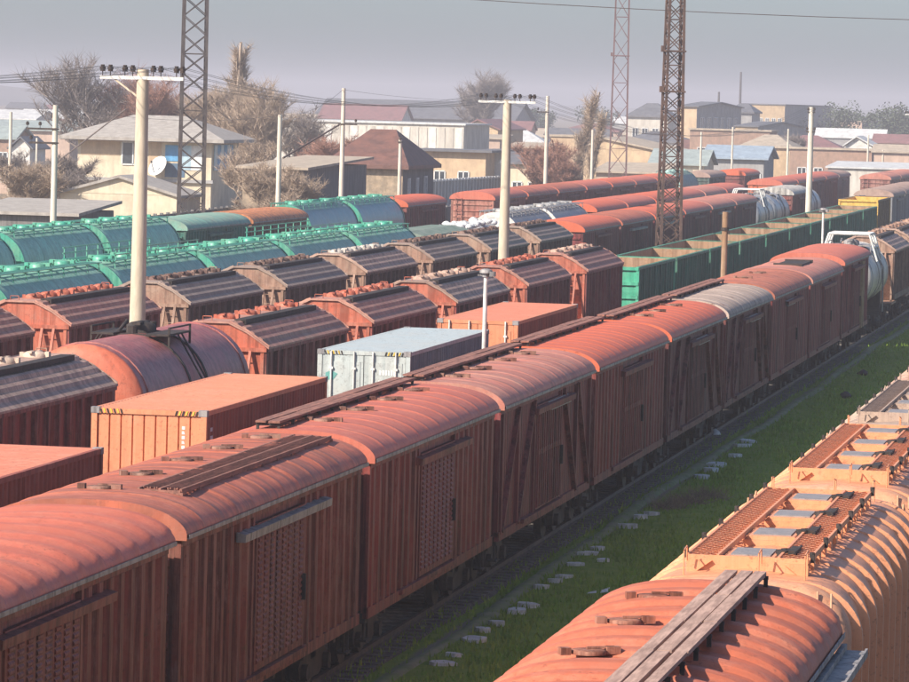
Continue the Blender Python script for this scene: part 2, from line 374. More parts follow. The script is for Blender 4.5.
def boxcar(label, x, yc, body=SIDE_A, roof=ROOF_R, style='rib', door='waffle', rstyle='seam', walk=None, hatches=None, rail=None,
           eave=4.0, rise=.47, full=False, brace=False, hl=6.95, z0=1.15, rz=0, group=None, name='boxcar', endmat=None, hatchmat=None, seed=0, doorm=None, gutter=None, lod=False, walkm=None):
    root = thing(name, label, 'boxcar', (x, yc, 0), rz, group); hw = 1.50
    part('body', ('bb', hl, hw, z0, eave, style), lambda: box_body(hl, hw, z0, eave, style), body, root)
    rf = part('roof', ('br', hl, eave, rise, rstyle, seed), lambda: roof_mb(hl, eave, rise, rstyle, seed), roof, root)
    for s in (1, -1):
        d = part('door', ('bd', hw, z0, eave, door, s), lambda: door_mb(hw, z0, eave, door, s), doorm or body, root)
        if not lod: part('handle', ('bdh', hw, z0, s), lambda: MB().box(*sorted((s*(hw+.04), s*(hw+.12))), 1.66, 1.72, z0+.9, z0+1.35), DARK, d)
        part('gutter', ('bg', hl, eave, s), lambda: MB().prism([(s*(RW-.01), eave-.075), (s*(RW+.035), eave-.075), (s*(RW+.035), eave-.01), (s*(RW+.022), eave-.01), (s*(RW+.022), eave-.06), (s*(RW-.01), eave-.06)], -hl-.02, hl+.02), gutter or GREYM, root)
        if not lod: part('door_track', ('bdt', hw, z0, s), lambda: MB().box(*sorted((s*(hw+.03), s*(hw+.10))), -3.9, 2.0, z0-.02, z0+.07), body, root)
    rl = rail or body
    part('door_rail', ('dr', hw, eave, bool(rail)), lambda: MB().prism([(hw+.0, eave-.50), (hw+.15, eave-.50), (hw+.16, eave-.37), (hw+.0, eave-.34)], -3.2 if rail else -2.4, 3.6 if rail else 3.4), rl, root)
    for s in (-1, 1):
        part('end_ladder', ('el', hl, hw, z0, eave, s), lambda: ladder_mb((-.95, s*(hl+.10)), z0-.3, eave, .4), body, root)
    if brace:
        for i, (ya, yb) in enumerate(((-6.6, -4.5), (-4.45, -2.25), (4.45, 2.25), (6.6, 4.5))):
            part('brace', ('bx', hw, z0, eave, i), lambda: MB().beam((hw-.01, ya, z0+.05), (hw-.01, yb, eave-.2), .08, .17, (1, 0, 0)), body, root)
        for i, y in enumerate((-4.47, -6.7, 4.47, 6.7)):
            part('post', ('bp', hw, z0, eave, i), lambda: MB().box(hw-.05, hw+.045, y-.07, y+.07, z0, eave-.2), body, root)
    for i, (hx, hy) in enumerate(hatches or ()):
        part('hatch', 'hatch', hatch_mb, hatchmat or HATCHM, rf, (hx, hy, eave+roofz(hx, rise)+(.04 if rstyle != 'rib' else .10)), (0, 0, (i*1.7) % .6))
    if walk == 'mesh':
        g = part('walkway', ('wkm', eave, rise), lambda: grating(.30, .98, -4.7, 6.4, eave+rise-.01, .26), BROWNW, root)
        part('rail', ('wkr', eave, rise), lambda: walk_frame(.30, .98, -4.9, 6.6, eave+rise-.05), BROWNW, g)
    elif walk:
        g = part('walkway', ('wkf', walk, eave, rise, hl), lambda: walk_supports(walk, -hl+.2, hl-.2, eave, rise), DARK, root, (0, 0, .09 if rstyle == 'rib' else 0))
        for i, xx in enumerate(walk):
            part('plank', ('wkp', xx, eave, rise, hl), lambda: plank_mb(xx, .15 if len(walk) > 2 else .22, -hl+.1, hl-.1, eave+roofz(min(map(abs, walk)), rise)+.09, i), walkm or BROWNW, g)
    gear(root, hl, hw, z0+.02, full)
    return root
def plank_mb(x, wd, y0, y1, z, seed):
    m = MB(); k = 5; p = (y1-y0)/k; r = random.Random(seed*7+int(x*100))
    for i in range(k): m.box(x-wd/2+r.uniform(-.012, .012), x+wd/2+r.uniform(-.012, .012), y0+i*p+.012, y0+(i+1)*p-.012, z+r.uniform(-.012, .012), z+.045+r.uniform(0, .01))
    return m
def walk_supports(walk, y0, y1, eave, rise):
    m = MB(); xa, xb = min(walk)-.1, max(walk)+.1; zt = eave+roofz(min(map(abs, walk)), rise)+.088
    m.box(xa+.01, xa+.04, y0, y1, zt-.06, zt-.012)
    for i in range(12):
        y = y0+(y1-y0)*i/11
        m.box(xa, xb, y-.03, y+.03, zt-.045, zt)
        for xx in (xa+.03, xb-.03): m.box(xx-.025, xx+.025, y-.025, y+.025, eave+roofz(xx, rise)-.03, zt-.04)
    return m
def walk_frame(x0, x1, y0, y1, z):
    m = MB()
    for x in (x0, (x0+x1)/2, x1): m.box(x-.02, x+.02, y0, y1, z-.02, z+.06)
    for i in range(11):
        y = y0+(y1-y0)*i/10; m.box(x0, x1, y-.02, y+.02, z-.03, z+.035); m.box(x1-.05, x1+.04, y-.03, y+.03, z-.22, z)
    return m
def grating(x0, x1, y0, y1, z, p, h=.03, k=2.4):
    """diamond mesh footway, real bars"""
    m = MB(); wd = (x1-x0)*k; n = int((y1-y0+wd)/p)
    for i in range(n):
        for s in (1, -1):
            ya = y0-wd+i*p if s > 0 else y0+i*p; xa, xb, yb = x0, x1, ya+s*wd
            a, b = Vector((xa, ya, z)), Vector((xb, yb, z))
            def clip(a, b):
                d = b-a; t0, t1 = 0, 1
                for lim, sg in ((y0, 1), (y1, -1)):
                    da, db = (a.y-lim)*sg, (b.y-lim)*sg
                    if da < 0 and db < 0: return None
                    if da < 0: t0 = max(t0, da/(da-db))
                    elif db < 0: t1 = min(t1, da/(da-db))
                return (a+d*t0, a+d*t1) if t1 > t0+.02 else None
            c = clip(a, b)
            if c: m.beam(c[0]+Vector((0, 0, .006*s)), c[1]+Vector((0, 0, .006*s)), .020, h)
    return m
def ladder_mb(xy, z0, z1, wd):
    m = MB(); x, y = xy
    for s in (-.5, .5): m.box(x+s*wd-.02, x+s*wd+.02, y-.02, y+.02, z0, z1)
    z = z0+.2
    while z < z1: m.box(x-wd/2, x+wd/2, y-.015, y+.015, z-.015, z+.015); z += .32
    return m

# ------------------------------------------------------------------ grain hopper with gabled, lengthwise ribbed roof
def hop_prof(eave, rise): return [(-1.56, eave), (-.95, eave+rise*.62), (-.42, eave+rise), (.42, eave+rise), (.95, eave+rise*.62), (1.56, eave)]
def hop_body(hl, eave, rise, base=1.25):
    m = MB(); hw = 1.5; wx = 1.42
    # side sheets
    for s in (-1, 1):
        a, b = sorted((s*(wx-.03), s*wx))
        m.box(a, b, -hl+.05, hl-.05, base+.35, eave-.02)
        y = -hl+.45
        while y < hl-.2:
            pp = [(s*wx, y-.10), (s*(hw+.03), y-.05), (s*(hw+.03), y+.05), (s*wx, y+.10)]
            m.prism(pp if s > 0 else pp[::-1], base+.3, eave-.12, axis='z'); y += .92
        m.box(*sorted((s*(wx-.06), s*(hw+.05))), -hl, hl, base+.08, base+.34)
        m.box(*sorted((s*(wx-.06), s*(hw+.04))), -hl, hl, eave-.14, eave-.015)
        for y in (-hl+.12, hl-.12): m.box(*sorted((s*(wx-.1), s*hw)), y-.12, y+.12, base+.1, eave-.02)
    return m
def hop_end(hl, eave, rise, base, s):
    m = MB(); y = s*(hl-.04); pr = hop_prof(eave, rise)
    poly = [(-1.5, eave-.05)]+[(x*.985, z-.03) for x, z in pr]+[(1.5, eave-.05)]
    m.prism(poly, min(y, y-s*.06), max(y, y-s*.06))
    m.box(-1.5, 1.5, *sorted((y-s*.02, y+s*.09)), eave-.13, eave-.02)               # end beam
    m.box(-1.44, 1.44, *sorted((y-s*.06, y-s*.01)), eave-.78, eave-.10)             # upright band
    a = [(-1.42, y-s*.04, eave-.76), (1.42, y-s*.04, eave-.76), (1.42, y-s*1.7, base), (-1.42, y-s*1.7, base)]
    m.add(a+[(p[0], p[1]-s*.05, p[2]) for p in a], [(0,1,2,3),(7,6,5,4),(0,4,5,1),(2,6,7,3)])
    m.box(-1.5, 1.5, *sorted((y-s*1.8, s*(hl+1.25))), base-.12, base-.02)            # platform
    return m
def hop_struts(hl, eave, base, s):
    m = MB(); y = s*(hl-.02)
    for x in (.70, 1.05): m.beam((x, y+s*.05, eave-.12), (x-.05, y+s*1.0, base), .075, .075)
    for i in range(7):
        z = eave-.3-(eave-base)*.13*i; f = (eave-.12-z)/(eave-.12-base); m.beam((.70-.05*f, y+s*(.05+.95*f), z), (1.05-.05*f, y+s*(.05+.95*f), z), .02, .02)
    return m
def hop_roof(hl, eave, rise):
    m = MB(); pr = hop_prof(eave, rise); q = [(x, z-.05) for x, z in pr]
    m.prism([*pr[::-1], *q], -hl-.02, hl+.02)
    def zz(x):
        x = abs(x)
        for (xa, za), (xb, zb) in ((pr[3], pr[4]), (pr[4], pr[5])):
            if x <= xb: return za+(zb-za)*(x-xa)/(xb-xa)
    for s in (-1, 1):
        for x in (.60, .83, 1.06, 1.29):
            d = .085; pts = [(s*(x-d), zz(x-d)-.004), (s*(x-d*.5), zz(x-d*.5)+.065), (s*(x+d*.5), zz(x+d*.5)+.065), (s*(x+d), zz(x+d)-.004)]
            m.prism(pts[::-1] if s > 0 else pts, -hl+.15, hl-.15)
        for y in (-hl+.06, hl-.06):
            pts = [(s*.44, zz(.44)+.012), (s*.95, zz(.95)+.012), (s*1.55, zz(1.55)+.012)]
            for (xa, za), (xb, zb) in zip(pts, pts[1:]): m.beam((xa, y, za), (xb, y, zb), .07, .03, (0, 1, 0))
    return m
def hop_hatch():
    m = MB(); m.disc((0, 0, 0), .28, .08, 14, dome=.07); m.box(-.045, .045, -.34, .34, .10, .15); m.box(.26, .36, -.07, .07, 0, .14); m.box(-.36, -.26, -.07, .07, 0, .11); return m
def hopper(label, x, yc, roof, end, side, hatch, eave=3.85, rise=.66, hl=5.45, seed=0, nh=4, group=None, lod=False, hw_y=None):
    root = thing('covered_hopper', label, 'hopper wagon', (x, yc, 0), 0, group); base = 1.35
    part('body', ('hb', hl, eave, rise), lambda: hop_body(hl, eave, rise, base), side, root)
    rf = part('roof', ('hr', hl, eave, rise), lambda: hop_roof(hl, eave, rise), roof, root)
    for s in (-1, 1):
        e = part('end_wall', ('he', hl, eave, rise, s), lambda: hop_end(hl, eave, rise, base, s), end, root)
        part('ladder', ('hs', hl, eave, s), lambda: hop_struts(hl, eave, base, s), end, e)
        for i, (sx, dy) in enumerate(((-1.2, 1.0), (1.38, .02))): part('strut', ('hst', hl, eave, s, i), lambda: MB().beam((sx, s*(hl-.02), eave-.15), (sx, s*(hl-.02+dy), base), .09, .09), end, e)
    top = eave+rise
    part('walkway', ('hw', hl, eave, rise), lambda: MB().box(.40, .72, -hl+.8, hl-.8, top-.02, top+.035).box(.68, .72, -hl+.8, hl-.8, top-.10, top-.02), DARK, root)
    for i in range(nh):
        y = -hl+1.6+i*(2*hl-3.2)/(nh-1); part('hatch', 'hophatch', hop_hatch, hatch, rf, (0, y, top-.005), (0, 0, ((seed*3+i*5) % 7)*.04-.1))
    for s in (-1, 1):
        part('handrail', ('hh', hl, eave, rise, s), lambda: MB().path([(-.35, s*(hl-.25), top), (-.35, s*(hl-.25), top+.12), (-.1, s*(hl-.25), top+.12), (-.1, s*(hl-.25), top)], .013), end, root)
    part('bays', ('hby', hl), lambda: bays_mb(hl), STEEL, root)
    gear(root, hl+1.3, 1.5, 1.3, False, hl-.4); return root
def bays_mb(hl):
    m = MB()
    for y in (-2.7, -.9, .9, 2.7):
        m.add([(-1.3, y-.85, 1.7), (1.3, y-.85, 1.7), (1.3, y+.85, 1.7), (-1.3, y+.85, 1.7), (-.5, y-.35, .55), (.5, y-.35, .55), (.5, y+.35, .55), (-.5, y+.35, .55)], [(0,1,5,4),(1,2,6,5),(2,3,7,6),(3,0,4,7),(4,5,6,7)])
    return m

# ------------------------------------------------------------------ round backed hopper (teal)
def arch(top, spring, w=1.56, n=18, base=None):
    pts = [(w*math.cos(math.pi*i/n), spring+(top-spring)*abs(math.sin(math.pi*i/n))**.86) for i in range(n+1)]
    return pts
def round_shell(hl, top, spring):
    m = MB(); pr = arch(top, spring)
    rows = []; k = 8
    for i in range(k+1):
        y = -hl+.35+(2*hl-.7)*i/k; rows.append([(x, y, z) for x, z in pr])
    m.grid([r_[::-1] for r_ in rows], smooth=True)
    for i in range(1, k):                                   # weld seams
        y = -hl+.35+(2*hl-.7)*i/k; q = [(x*1.006, z+.008) for x, z in pr]
        m.grid([[(x, y-.03, z) for x, z in q][::-1], [(x, y+.03, z) for x, z in q][::-1]], smooth=True)
    return m
def round_end(hl, top, spring, s):
    m = MB(); pr = arch(top, spring); o = [(x*1.02, z+.03) for x, z in pr]; i_ = [(x*.9, spring+(z-spring)*.86) for x, z in pr]
    y = s*(hl-.36)
    m.grid([[(a, y-s*.02, b) for a, b in o], [(a, y+s*.12, b) for a, b in o], [(a, y+s*.12, b) for a, b in i_]][::s], smooth=False)
    n = len(pr); m.add([(a, y+s*.10, b) for a, b in pr], [tuple(range(n)) if s < 0 else tuple(range(n-1, -1, -1))])
    a = [(-1.5, y+s*.08, spring+.02), (1.5, y+s*.08, spring+.02), (1.4, y-s*1.5, 1.4), (-1.4, y-s*1.5, 1.4)]
    m.add(a, [(0,1,2,3) if s < 0 else (3,2,1,0)])
    for x in (-1.35, 1.35): m.beam((x, y+s*.1, spring), (x*.95, y+s*.2, 1.35), .1, .1)
    m.box(-1.5, 1.5, *sorted((y-s*.9, y+s*.36)), 1.22, 1.32)
    return m
def round_band(hl, spring):
    m = MB()
    for s in (-1, 1):
        m.box(*sorted((s*1.50, s*1.545)), -hl+.34, hl-.34, 1.55, spring-.02)
        m.box(*sorted((s*1.50, s*1.60)), -hl+.3, hl-.3, spring-.05, spring+.03); m.box(*sorted((s*1.45, s*1.59)), -hl, hl, 1.3, 1.55)
    return m
def round_deck(hl, top, kind):
    m = MB(); z = top+.05
    for s in (-1, 1):
        for i in range(9):
            y = -hl+.7+(2*hl-1.4)*i/8; m.box(*sorted((s*.35, s*.95)), y-.03, y+.03, z-.03, z); m.beam((s*.9, y, z), (s*.95, y, z-.28), .04, .04)
            if kind: m.box(s*.95-.02, s*.95+.02, y-.02, y+.02, z, z+.42)
        for x in (.38, .50, .62, .74, .86, .95): m.box(*sorted((s*x-.02, s*x+.03)), -hl+.5, hl-.5, z, z+.025)
        if kind:
            for zz in (.22, .42): m.box(s*.95-.018, s*.95+.018, -hl+.5, hl-.5, z+zz-.018, z+zz+.018)
    return m
def round_hatch():
    m = MB(); m.disc((0, 0, 0), .30, .14, 14, dome=.07); m.box(-.45, .45, -.04, .04, .17, .22); m.box(.30, .45, -.10, .10, 0, .2); m.box(-.45, -.30, -.10, .10, 0, .2); return m
def round_hopper(label, x, yc, shell=TEALS, trim=TEAL, band=TEALB, kind=0, top=4.55, spring=2.75, hl=6.95, group=None, endm=None):
    root = thing('round_back_hopper', label, 'hopper wagon', (x, yc, 0), 0, group)
    part('shell', ('rs', hl, top, spring), lambda: round_shell(hl, top, spring), shell, root)
    part('side_band', ('rb', hl, spring), lambda: round_band(hl, spring), band, root)
    for s in (-1, 1): part('end_wall', ('re', hl, top, spring, s), lambda: round_end(hl, top, spring, s), endm or trim, root)
    g = part('walkway', ('rd', hl, top, kind), lambda: round_deck(hl, top, kind), trim, root)
    for i in range(4): part('hatch', 'rhatch', round_hatch, trim, root, (0, -hl+2.2+i*(2*hl-4.4)/3, top-.03))
    gear(root, hl, 1.5, 1.3, False, hl-1.7); return root

# ------------------------------------------------------------------ orange mineral hopper of the near track
def rr_prof(top, w, rad, z0, n=9):
    p = [(w, z0)]+[(w-rad+rad*math.cos(t), top-rad*.86+rad*.86*math.sin(t)) for t in [math.pi/2*i/n for i in range(n+1)]]
    crown = [(0, top+.06)]
    return p+crown+[(-x, z) for x, z in p[::-1]]
def big_shell(hl, top):
    m = MB(); pr = rr_prof(top, 1.50, .78, 1.7)
    rows = [[(x, y, z) for x, z in pr][::-1] for y in (-hl+.5, -hl*.5, 0, hl*.5, hl-.5)]; m.grid(rows, smooth=True); return m
def big_rib(hl, top):
    m = MB(); a = rr_prof(top, 1.50, .78, 1.7); b = rr_prof(top+.004, 1.63, .86, 1.7)
    return m.grid([[(x, -.11, z-.01) for x, z in a], [(x, -.06, z) for x, z in b], [(x, .06, z) for x, z in b], [(x, .11, z-.01) for x, z in a]][::-1], smooth=False)
def big_end(hl, top, s):
    m = MB(); y0 = s*(hl-.5); rings = []
    for k, (sc, dy, dz) in enumerate(((1, 0, 0), (1.0, .2, -.02), (.965, .36, -.10), (.90, .45, -.24))):
        pr = rr_prof(top+dz, 1.50*sc, .78*sc, 1.7); rings.append([(x, y0+s*dy, z) for x, z in pr])
    m.grid(rings if s < 0 else [r_[::-1] for r_ in rings], smooth=True)
    e = rings[-1]; n = len(e)
    low = [(x, y, z) for x, y, z in e if z > 2.4]; low = [(low[0][0], low[0][1], 2.5)]+low+[(low[-1][0], low[-1][1], 2.5)]
    m.add(low, [tuple(range(len(low))) if s < 0 else tuple(range(len(low)-1, -1, -1))])
    xx = low[0][0]; a = [(-xx, low[0][1], 2.5), (xx, low[0][1], 2.5), (xx, low[0][1]-s*1.2, 1.3), (-xx, low[0][1]-s*1.2, 1.3)]
    m.add(a, [(0,1,2,3) if s < 0 else (3,2,1,0)]); m.box(-1.5, 1.5, *sorted((y0-s*.9, y0+s*.5)), 1.2, 1.3)
    return m
def big_apron(x0, x1, y, z): return MB().box(x0, x1, y-.012, y+.012, z-.26, z+.02)
def big_walk(x0, x1, y0, y1, z): return grating(x0, x1, y0, y1, z, .30, .018)
def big_walk_frame(x0, x1, y0, y1, z, out):
    m = MB()
    for x in (x0, x1): m.box(x-.018, x+.018, y0, y1, z-.05, z+.03)
    n = 12
    for i in range(n+1):
        y = y0+(y1-y0)*i/n; m.box(x0, x1, y-.018, y+.018, z-.05, z-.015)
        xo = x1 if out > 0 else x0
        pts = [(xo, z-.04), (xo, z-.30), (xo-out*.34, z-.05)]
        m.prism(pts if out < 0 else pts[::-1], y-.10, y+.10)
    return m
def big_hatch():
    m = MB(); m.box(-.39, .39, -.66, .66, 0, .10); m.prism([(-.39, .10), (.39, .10), (.33, .155), (-.33, .155)][::-1], -.58, .58); return m
def big_cover(): return MB().box(-.27, .27, -.46, .46, .155, .172)
def big_lock(): return MB().disc((.43, -.2, .12), .10, .11, 10).disc((.43, .16, .12), .08, .09, 10).box(.3, .6, -.04, .04, .15, .21).box(.5, .62, -.34, .3, .18, .24).tube((.60, -.5, .22), (.60, .5, .22), .02)
def big_hopper(label, x, yc, paintm=ORG, endm=ORGS, hl=6.9, top=4.40, covers=None, nh=4):
    root = thing('mineral_hopper', label, 'hopper wagon', (x, yc, 0))
    sh = part('shell', ('gs', hl, top), lambda: big_shell(hl, top), paintm, root)
    for i in range(11):
        part('rib', ('gr', hl, top), lambda: big_rib(hl, top), paintm, sh, (0, -hl+.75+i*(2*hl-1.5)/10, 0))
    for s in (-1, 1):
        e = part('end_wall', ('ge', hl, top, s), lambda: big_end(hl, top, s), endm, root)
        for xx in (-1.28, -1.1, 1.06, 1.24):
            sx = 1 if xx > 0 else -1
            part('hand_grip', ('gg', hl, top, s, xx), lambda: MB().path([(xx, s*(hl-.28), top-.10-abs(xx)*.12), (xx, s*(hl-.22), top+.03-abs(xx)*.10), (xx+sx*.02, s*(hl-.02), top-.12-abs(xx)*.12), (xx+sx*.02, s*(hl-.06), top-.34-abs(xx)*.1)], .016), endm, e)
    z = top+.20; y0, y1 = -hl+1.5, hl-1.7
    for s in (-1, 1): part('side_sill', ('gsl', hl, s), lambda: MB().box(*sorted((s*1.45, s*1.62)), -hl, hl, 1.4, 1.72), paintm, root)
    for s in (-1, 1):
        xa, xb = sorted((s*.41, s*.82)); g = part('walkway', ('gw', hl, top, s), lambda: big_walk(xa, xb, y0, y1, z), paintm, root)
        part('walkway_frame', ('gwf', hl, top, s), lambda: big_walk_frame(xa, xb, y0, y1, z, s), paintm, g)
        for i, y in enumerate([y0+.1+k*(y1-y0-.2)/5 for k in range(6)]):
            part('stop_bracket', ('gsb', s, top), lambda: MB().box(*sorted((s*.82, s*.88)), -.04, .04, z-.04, z+.07).disc((s*.85, 0, z+.05), .035, .05, 8), DARK, g, (0, y, 0))
    for y in (y0-.03, y1+.03): part('apron', ('ga', y, top), lambda: big_apron(-.82, .82, y, z), paintm, root)
    for i in range(nh):
        y = y0+.95+i*(y1-y0-1.9)/(nh-1); h = part('hatch', 'ghatch', big_hatch, paintm, root, (-.02, y, top+.02))
        part('hatch_cover', 'gcover', big_cover, covers or GREYC, h); part('hatch_lock', 'glock', big_lock, DARK, h)
    for s in (-1, 1):
        for xx in (-.8, .2, .82):
            part('handrail', ('ghr', s, xx, hl, top), lambda: MB().path([(xx, s*(hl-.95), top-.05), (xx, s*(hl-.95), z+.12), (xx, s*(hl-1.25), z+.15), (xx, s*(hl-1.28), z-.05)], .012), paintm, root)
    part('bays', ('hby', hl), lambda: bays_mb(hl), STEEL, root)
    gear(root, hl, 1.5, 1.3, False, hl-1.7); return root
GREYC = paint('grey hatch sheet', (.25, .23, .225), .2, .1, .15, .5, .1)

# ------------------------------------------------------------------ open gondola
def gon_body(hl, top, base=1.25):
    m = MB()
    for s in (-1, 1):
        m.box(*sorted((s*1.38, s*1.42)), -hl, hl, base, top-.02)
        for i in range(27):
            y = -hl+.12+i*(2*hl-.24)/26; wd = .07 if i % 4 == 0 else .055
            m.box(*sorted((s*1.41, s*(1.52 if i % 4 == 0 else 1.47))), y-wd, y+wd, base, top-.1)
        m.box(*sorted((s*1.36, s*1.54)), -hl, hl, top-.12, top); m.box(*sorted((s*1.36, s*1.53)), -hl, hl, base-.14, base+.02)
    return m
def gon_end(hl, top, s, base=1.25):
    m = MB(); y = s*hl; m.box(-1.38, 1.38, *sorted((y, y-s*.05)), base, top-.005)
    for z in (base+.25, base+.85, base+1.45, top-.08): m.box(-1.5, 1.5, *sorted((y-s*.01, y+s*.09)), z-.07, z+.07)
    for x in (-1.46, 1.46): m.box(x-.07, x+.07, *sorted((y-s*.06, y+s*.06)), base, top+.01)
    return m
def gon_in(hl, top, base=1.25):
    m = MB()
    m.add([(-1.37, -hl+.06, base+.1), (1.37, -hl+.06, base+.1), (1.37, hl-.06, base+.1), (-1.37, hl-.06, base+.1)], [(0,1,2,3)])
    for s in (-1, 1):
        m.box(*sorted((s*1.355, s*1.372)), -hl+.06, hl-.06, base+.1, top-.03); m.box(-1.36, 1.36, *sorted((s*(hl-.075), s*(hl-.056))), base+.1, top-.03)
    return m
def gondola(label, x, yc, body=GREENG, inside=RUSTIN, endm=GREENL, top=3.45, hl=6.5, group=None, load=None):
    root = thing('gondola', label, 'gondola wagon', (x, yc, 0), 0, group)
    part('side_walls', ('gob', hl, top), lambda: gon_body(hl, top), body, root)
    part('lining', ('goi', hl, top), lambda: gon_in(hl, top), inside, root)
    for s in (-1, 1): part('end_wall', ('goe', hl, top, s), lambda: gon_end(hl, top, s), endm, root)
    gear(root, hl, 1.45, 1.2); return root

# ------------------------------------------------------------------ tank wagon
def tank_shell(hl, r, zc):
    m = MB(); n = 36; rows = []
    for y in (-hl+.3, -hl*.4, 0, hl*.4, hl-.3): rows.append([(r*math.cos(2*math.pi*i/n), y, zc+r*math.sin(2*math.pi*i/n)) for i in range(n)])
    m.grid([q[::-1] for q in rows], smooth=True, close=True)
    return m
def tank_end(hl, r, zc, s):
    m = MB(); n = 36; rows = []
    for f, d in ((1, 0), (1.0, .04), (.98, .12), (.85, .22), (.6, .29), (.3, .33), (.02, .34)):
        rows.append([(r*f*math.cos(2*math.pi*i/n), s*(hl-.3+d), zc+r*f*math.sin(2*math.pi*i/n)) for i in range(n)])
    m.grid(rows if s < 0 else [q[::-1] for q in rows], smooth=True, close=True); return m
def ring_mb(r, zc, wd=.12, t=.03, n=36):
    m = MB(); rows = []
    for rr, y in ((r, -wd/2), (r+t, -wd/2), (r+t, wd/2), (r, wd/2)): rows.append([(rr*math.cos(2*math.pi*i/n), y, zc+rr*math.sin(2*math.pi*i/n)) for i in range(n)])
    m.grid([q[::-1] for q in rows], smooth=False, close=True); return m
def tank_wagon(label, x, yc, shell, end, hl=5.4, r=1.46, zc=2.62, fit=DARK, frame=None, group=None, cage=None):
    root = thing('tank_wagon', label, 'tank wagon', (x, yc, 0), 0, group); top = zc+r
    sh = part('shell', ('ts', hl, r, zc), lambda: tank_shell(hl, r, zc), shell, root)
    for s in (-1, 1): part('end_cap', ('te', hl, r, zc, s), lambda: tank_end(hl, r, zc, s), end, root)
    for y in (-hl+.75, -.9, .9, hl-.75): part('strap', ('tr', r, zc), lambda: ring_mb(r, zc), fit if abs(y) < 1 else shell, sh, (0, y, 0))
    part('manhole', ('tm', top), lambda: MB().disc((0, 0, top-.12), .38, .3, 16, dome=.1).box(-.1, .1, -.5, .5, top+.2, top+.28).disc((.0, -.85, top-.1), .13, .3, 10).disc((.1, .8, top-.1), .1, .34, 10).tube((-.5, -.4, top), (-.5, .5, top+.25), .05), fit, root)
    def plat():
        m = MB()
        for s in (-1, 1):
            m.box(*sorted((s*.42, s*1.0)), -1.15, 1.15, top-.02, top+.03)
            for y in (-1.1, 1.1): m.box(s*1.0-.025, s*1.0+.025, y-.025, y+.025, top-.3, top+.2)
            m.box(s*1.0-.02, s*1.0+.02, -1.1, 1.1, top+.16, top+.20)
            for y in (-.2, .2): m.path([(s*1.0, y, top), (s*(r+.12), y, zc+.4), (s*(r+.14), y, 1.2)], .025)
            for k in range(7): m.box(*sorted((s*(r+.10), s*(r+.15))), -.2, .2, 1.3+k*.28, 1.33+k*.28)
        return m
    part('platform', ('tp', r, zc), plat, fit, root)
    if cage:
        def cg():
            m = MB()
            for y in (-1.3, 0, 1.3):
                m.path([(-1.35, y, top-.7), (-.95, y, top+.55), (.95, y, top+.55), (1.35, y, top-.7)], .06)
            for xx, zz in ((-.95, .55), (.95, .55), (-1.15, -.07), (1.15, -.07), (0, .55)): m.tube((xx, -1.3, top+zz), (xx, 1.3, top+zz), .05)
            return m
        part('cage', ('tc', r, zc), cg, cage, root)
    part('saddle', ('tsd', hl, r, zc), lambda: MB().box(-1.1, 1.1, -hl+.4, -hl+1.1, 1.15, zc-.9).box(-1.1, 1.1, hl-1.1, hl-.4, 1.15, zc-.9).box(-1.4, 1.4, -hl-.5, -hl+.0, 1.1, 1.25).box(-1.4, 1.4, hl, hl+.5, 1.1, 1.25), frame or STEEL, root)
    gear(root, hl+.55, 1.4, 1.2, False, hl-1.3); return root

# ------------------------------------------------------------------ flat wagon and container
def flat_wagon(label, x, yc, hl=8.8, mat=None):
    root = thing('flat_wagon', label, 'flat wagon', (x, yc, 0))
    def f():
        m = MB()
        for s in (-1, 1):
            m.prism([(-hl, 1.20), (hl, 1.20), (hl, 1.0), (hl-2.6, .78), (-hl+2.6, .78), (-hl, 1.0)][::-1], *sorted((s*1.32, s*1.40)), axis='x')
        for i in range(9):
            y = -hl+.1+i*(2*hl-.2)/8; m.box(-1.32, 1.32, y-.1, y+.1, 1.0, 1.2)
        m.box(-.3, .3, -hl, hl, .85, 1.2); return m
    part('deck', ('fl', hl), f, mat or CON_R, root); gear(root, hl, 1.4, 1.1, False, hl-1.9); return root
def cont_side(hl, z0, z1, s):
    m = MB(); y = -hl+.12
    pts = []; n = int((2*hl-.24)/.28); p = (2*hl-.24)/n
    for i in range(n):
        a = -hl+.12+i*p; pts += [(a, 1.195), (a+p*.30, 1.195), (a+p*.5, 1.16), (a+p*.80, 1.16)]
    pts.append((hl-.12, 1.195))
    m.grid([[(s*xx, yy, z0+.14) for yy, xx in pts], [(s*xx, yy, z1-.1) for yy, xx in pts]][::s], smooth=False); return m
def cont_frame(hl, z0, z1):
    m = MB()
    for s in (-1, 1):
        for e in (-1, 1): m.box(*sorted((s*1.10, s*1.22)), *sorted((e*hl, e*(hl-.13))), z0, z1)
        m.box(*sorted((s*1.12, s*1.218)), -hl+.13, hl-.13, z1-.11, z1-.012); m.box(*sorted((s*1.12, s*1.218)), -hl+.13, hl-.13, z0, z0+.15)
    for e in (-1, 1):
        m.box(-1.10, 1.10, *sorted((e*(hl-.004), e*(hl-.1))), z1-.12, z1-.012); m.box(-1.10, 1.10, *sorted((e*(hl-.004), e*(hl-.1))), z0, z0+.15)
    return m
def cont_top(hl, z1):
    m = MB(); rows = []; n = int(2*hl/.26)
    for i in range(n):
        a = -hl+.1+i*(2*hl-.2)/n; p = (2*hl-.2)/n
        for f, d in ((0, -.012), (.35, -.012), (.5, -.028), (.85, -.028)): rows.append([(x, a+p*f, z1+d) for x in (-1.12, 0, 1.12)])
    rows.append([(x, hl-.1, z1-.012) for x in (-1.12, 0, 1.12)]); m.grid(rows, smooth=False); return m
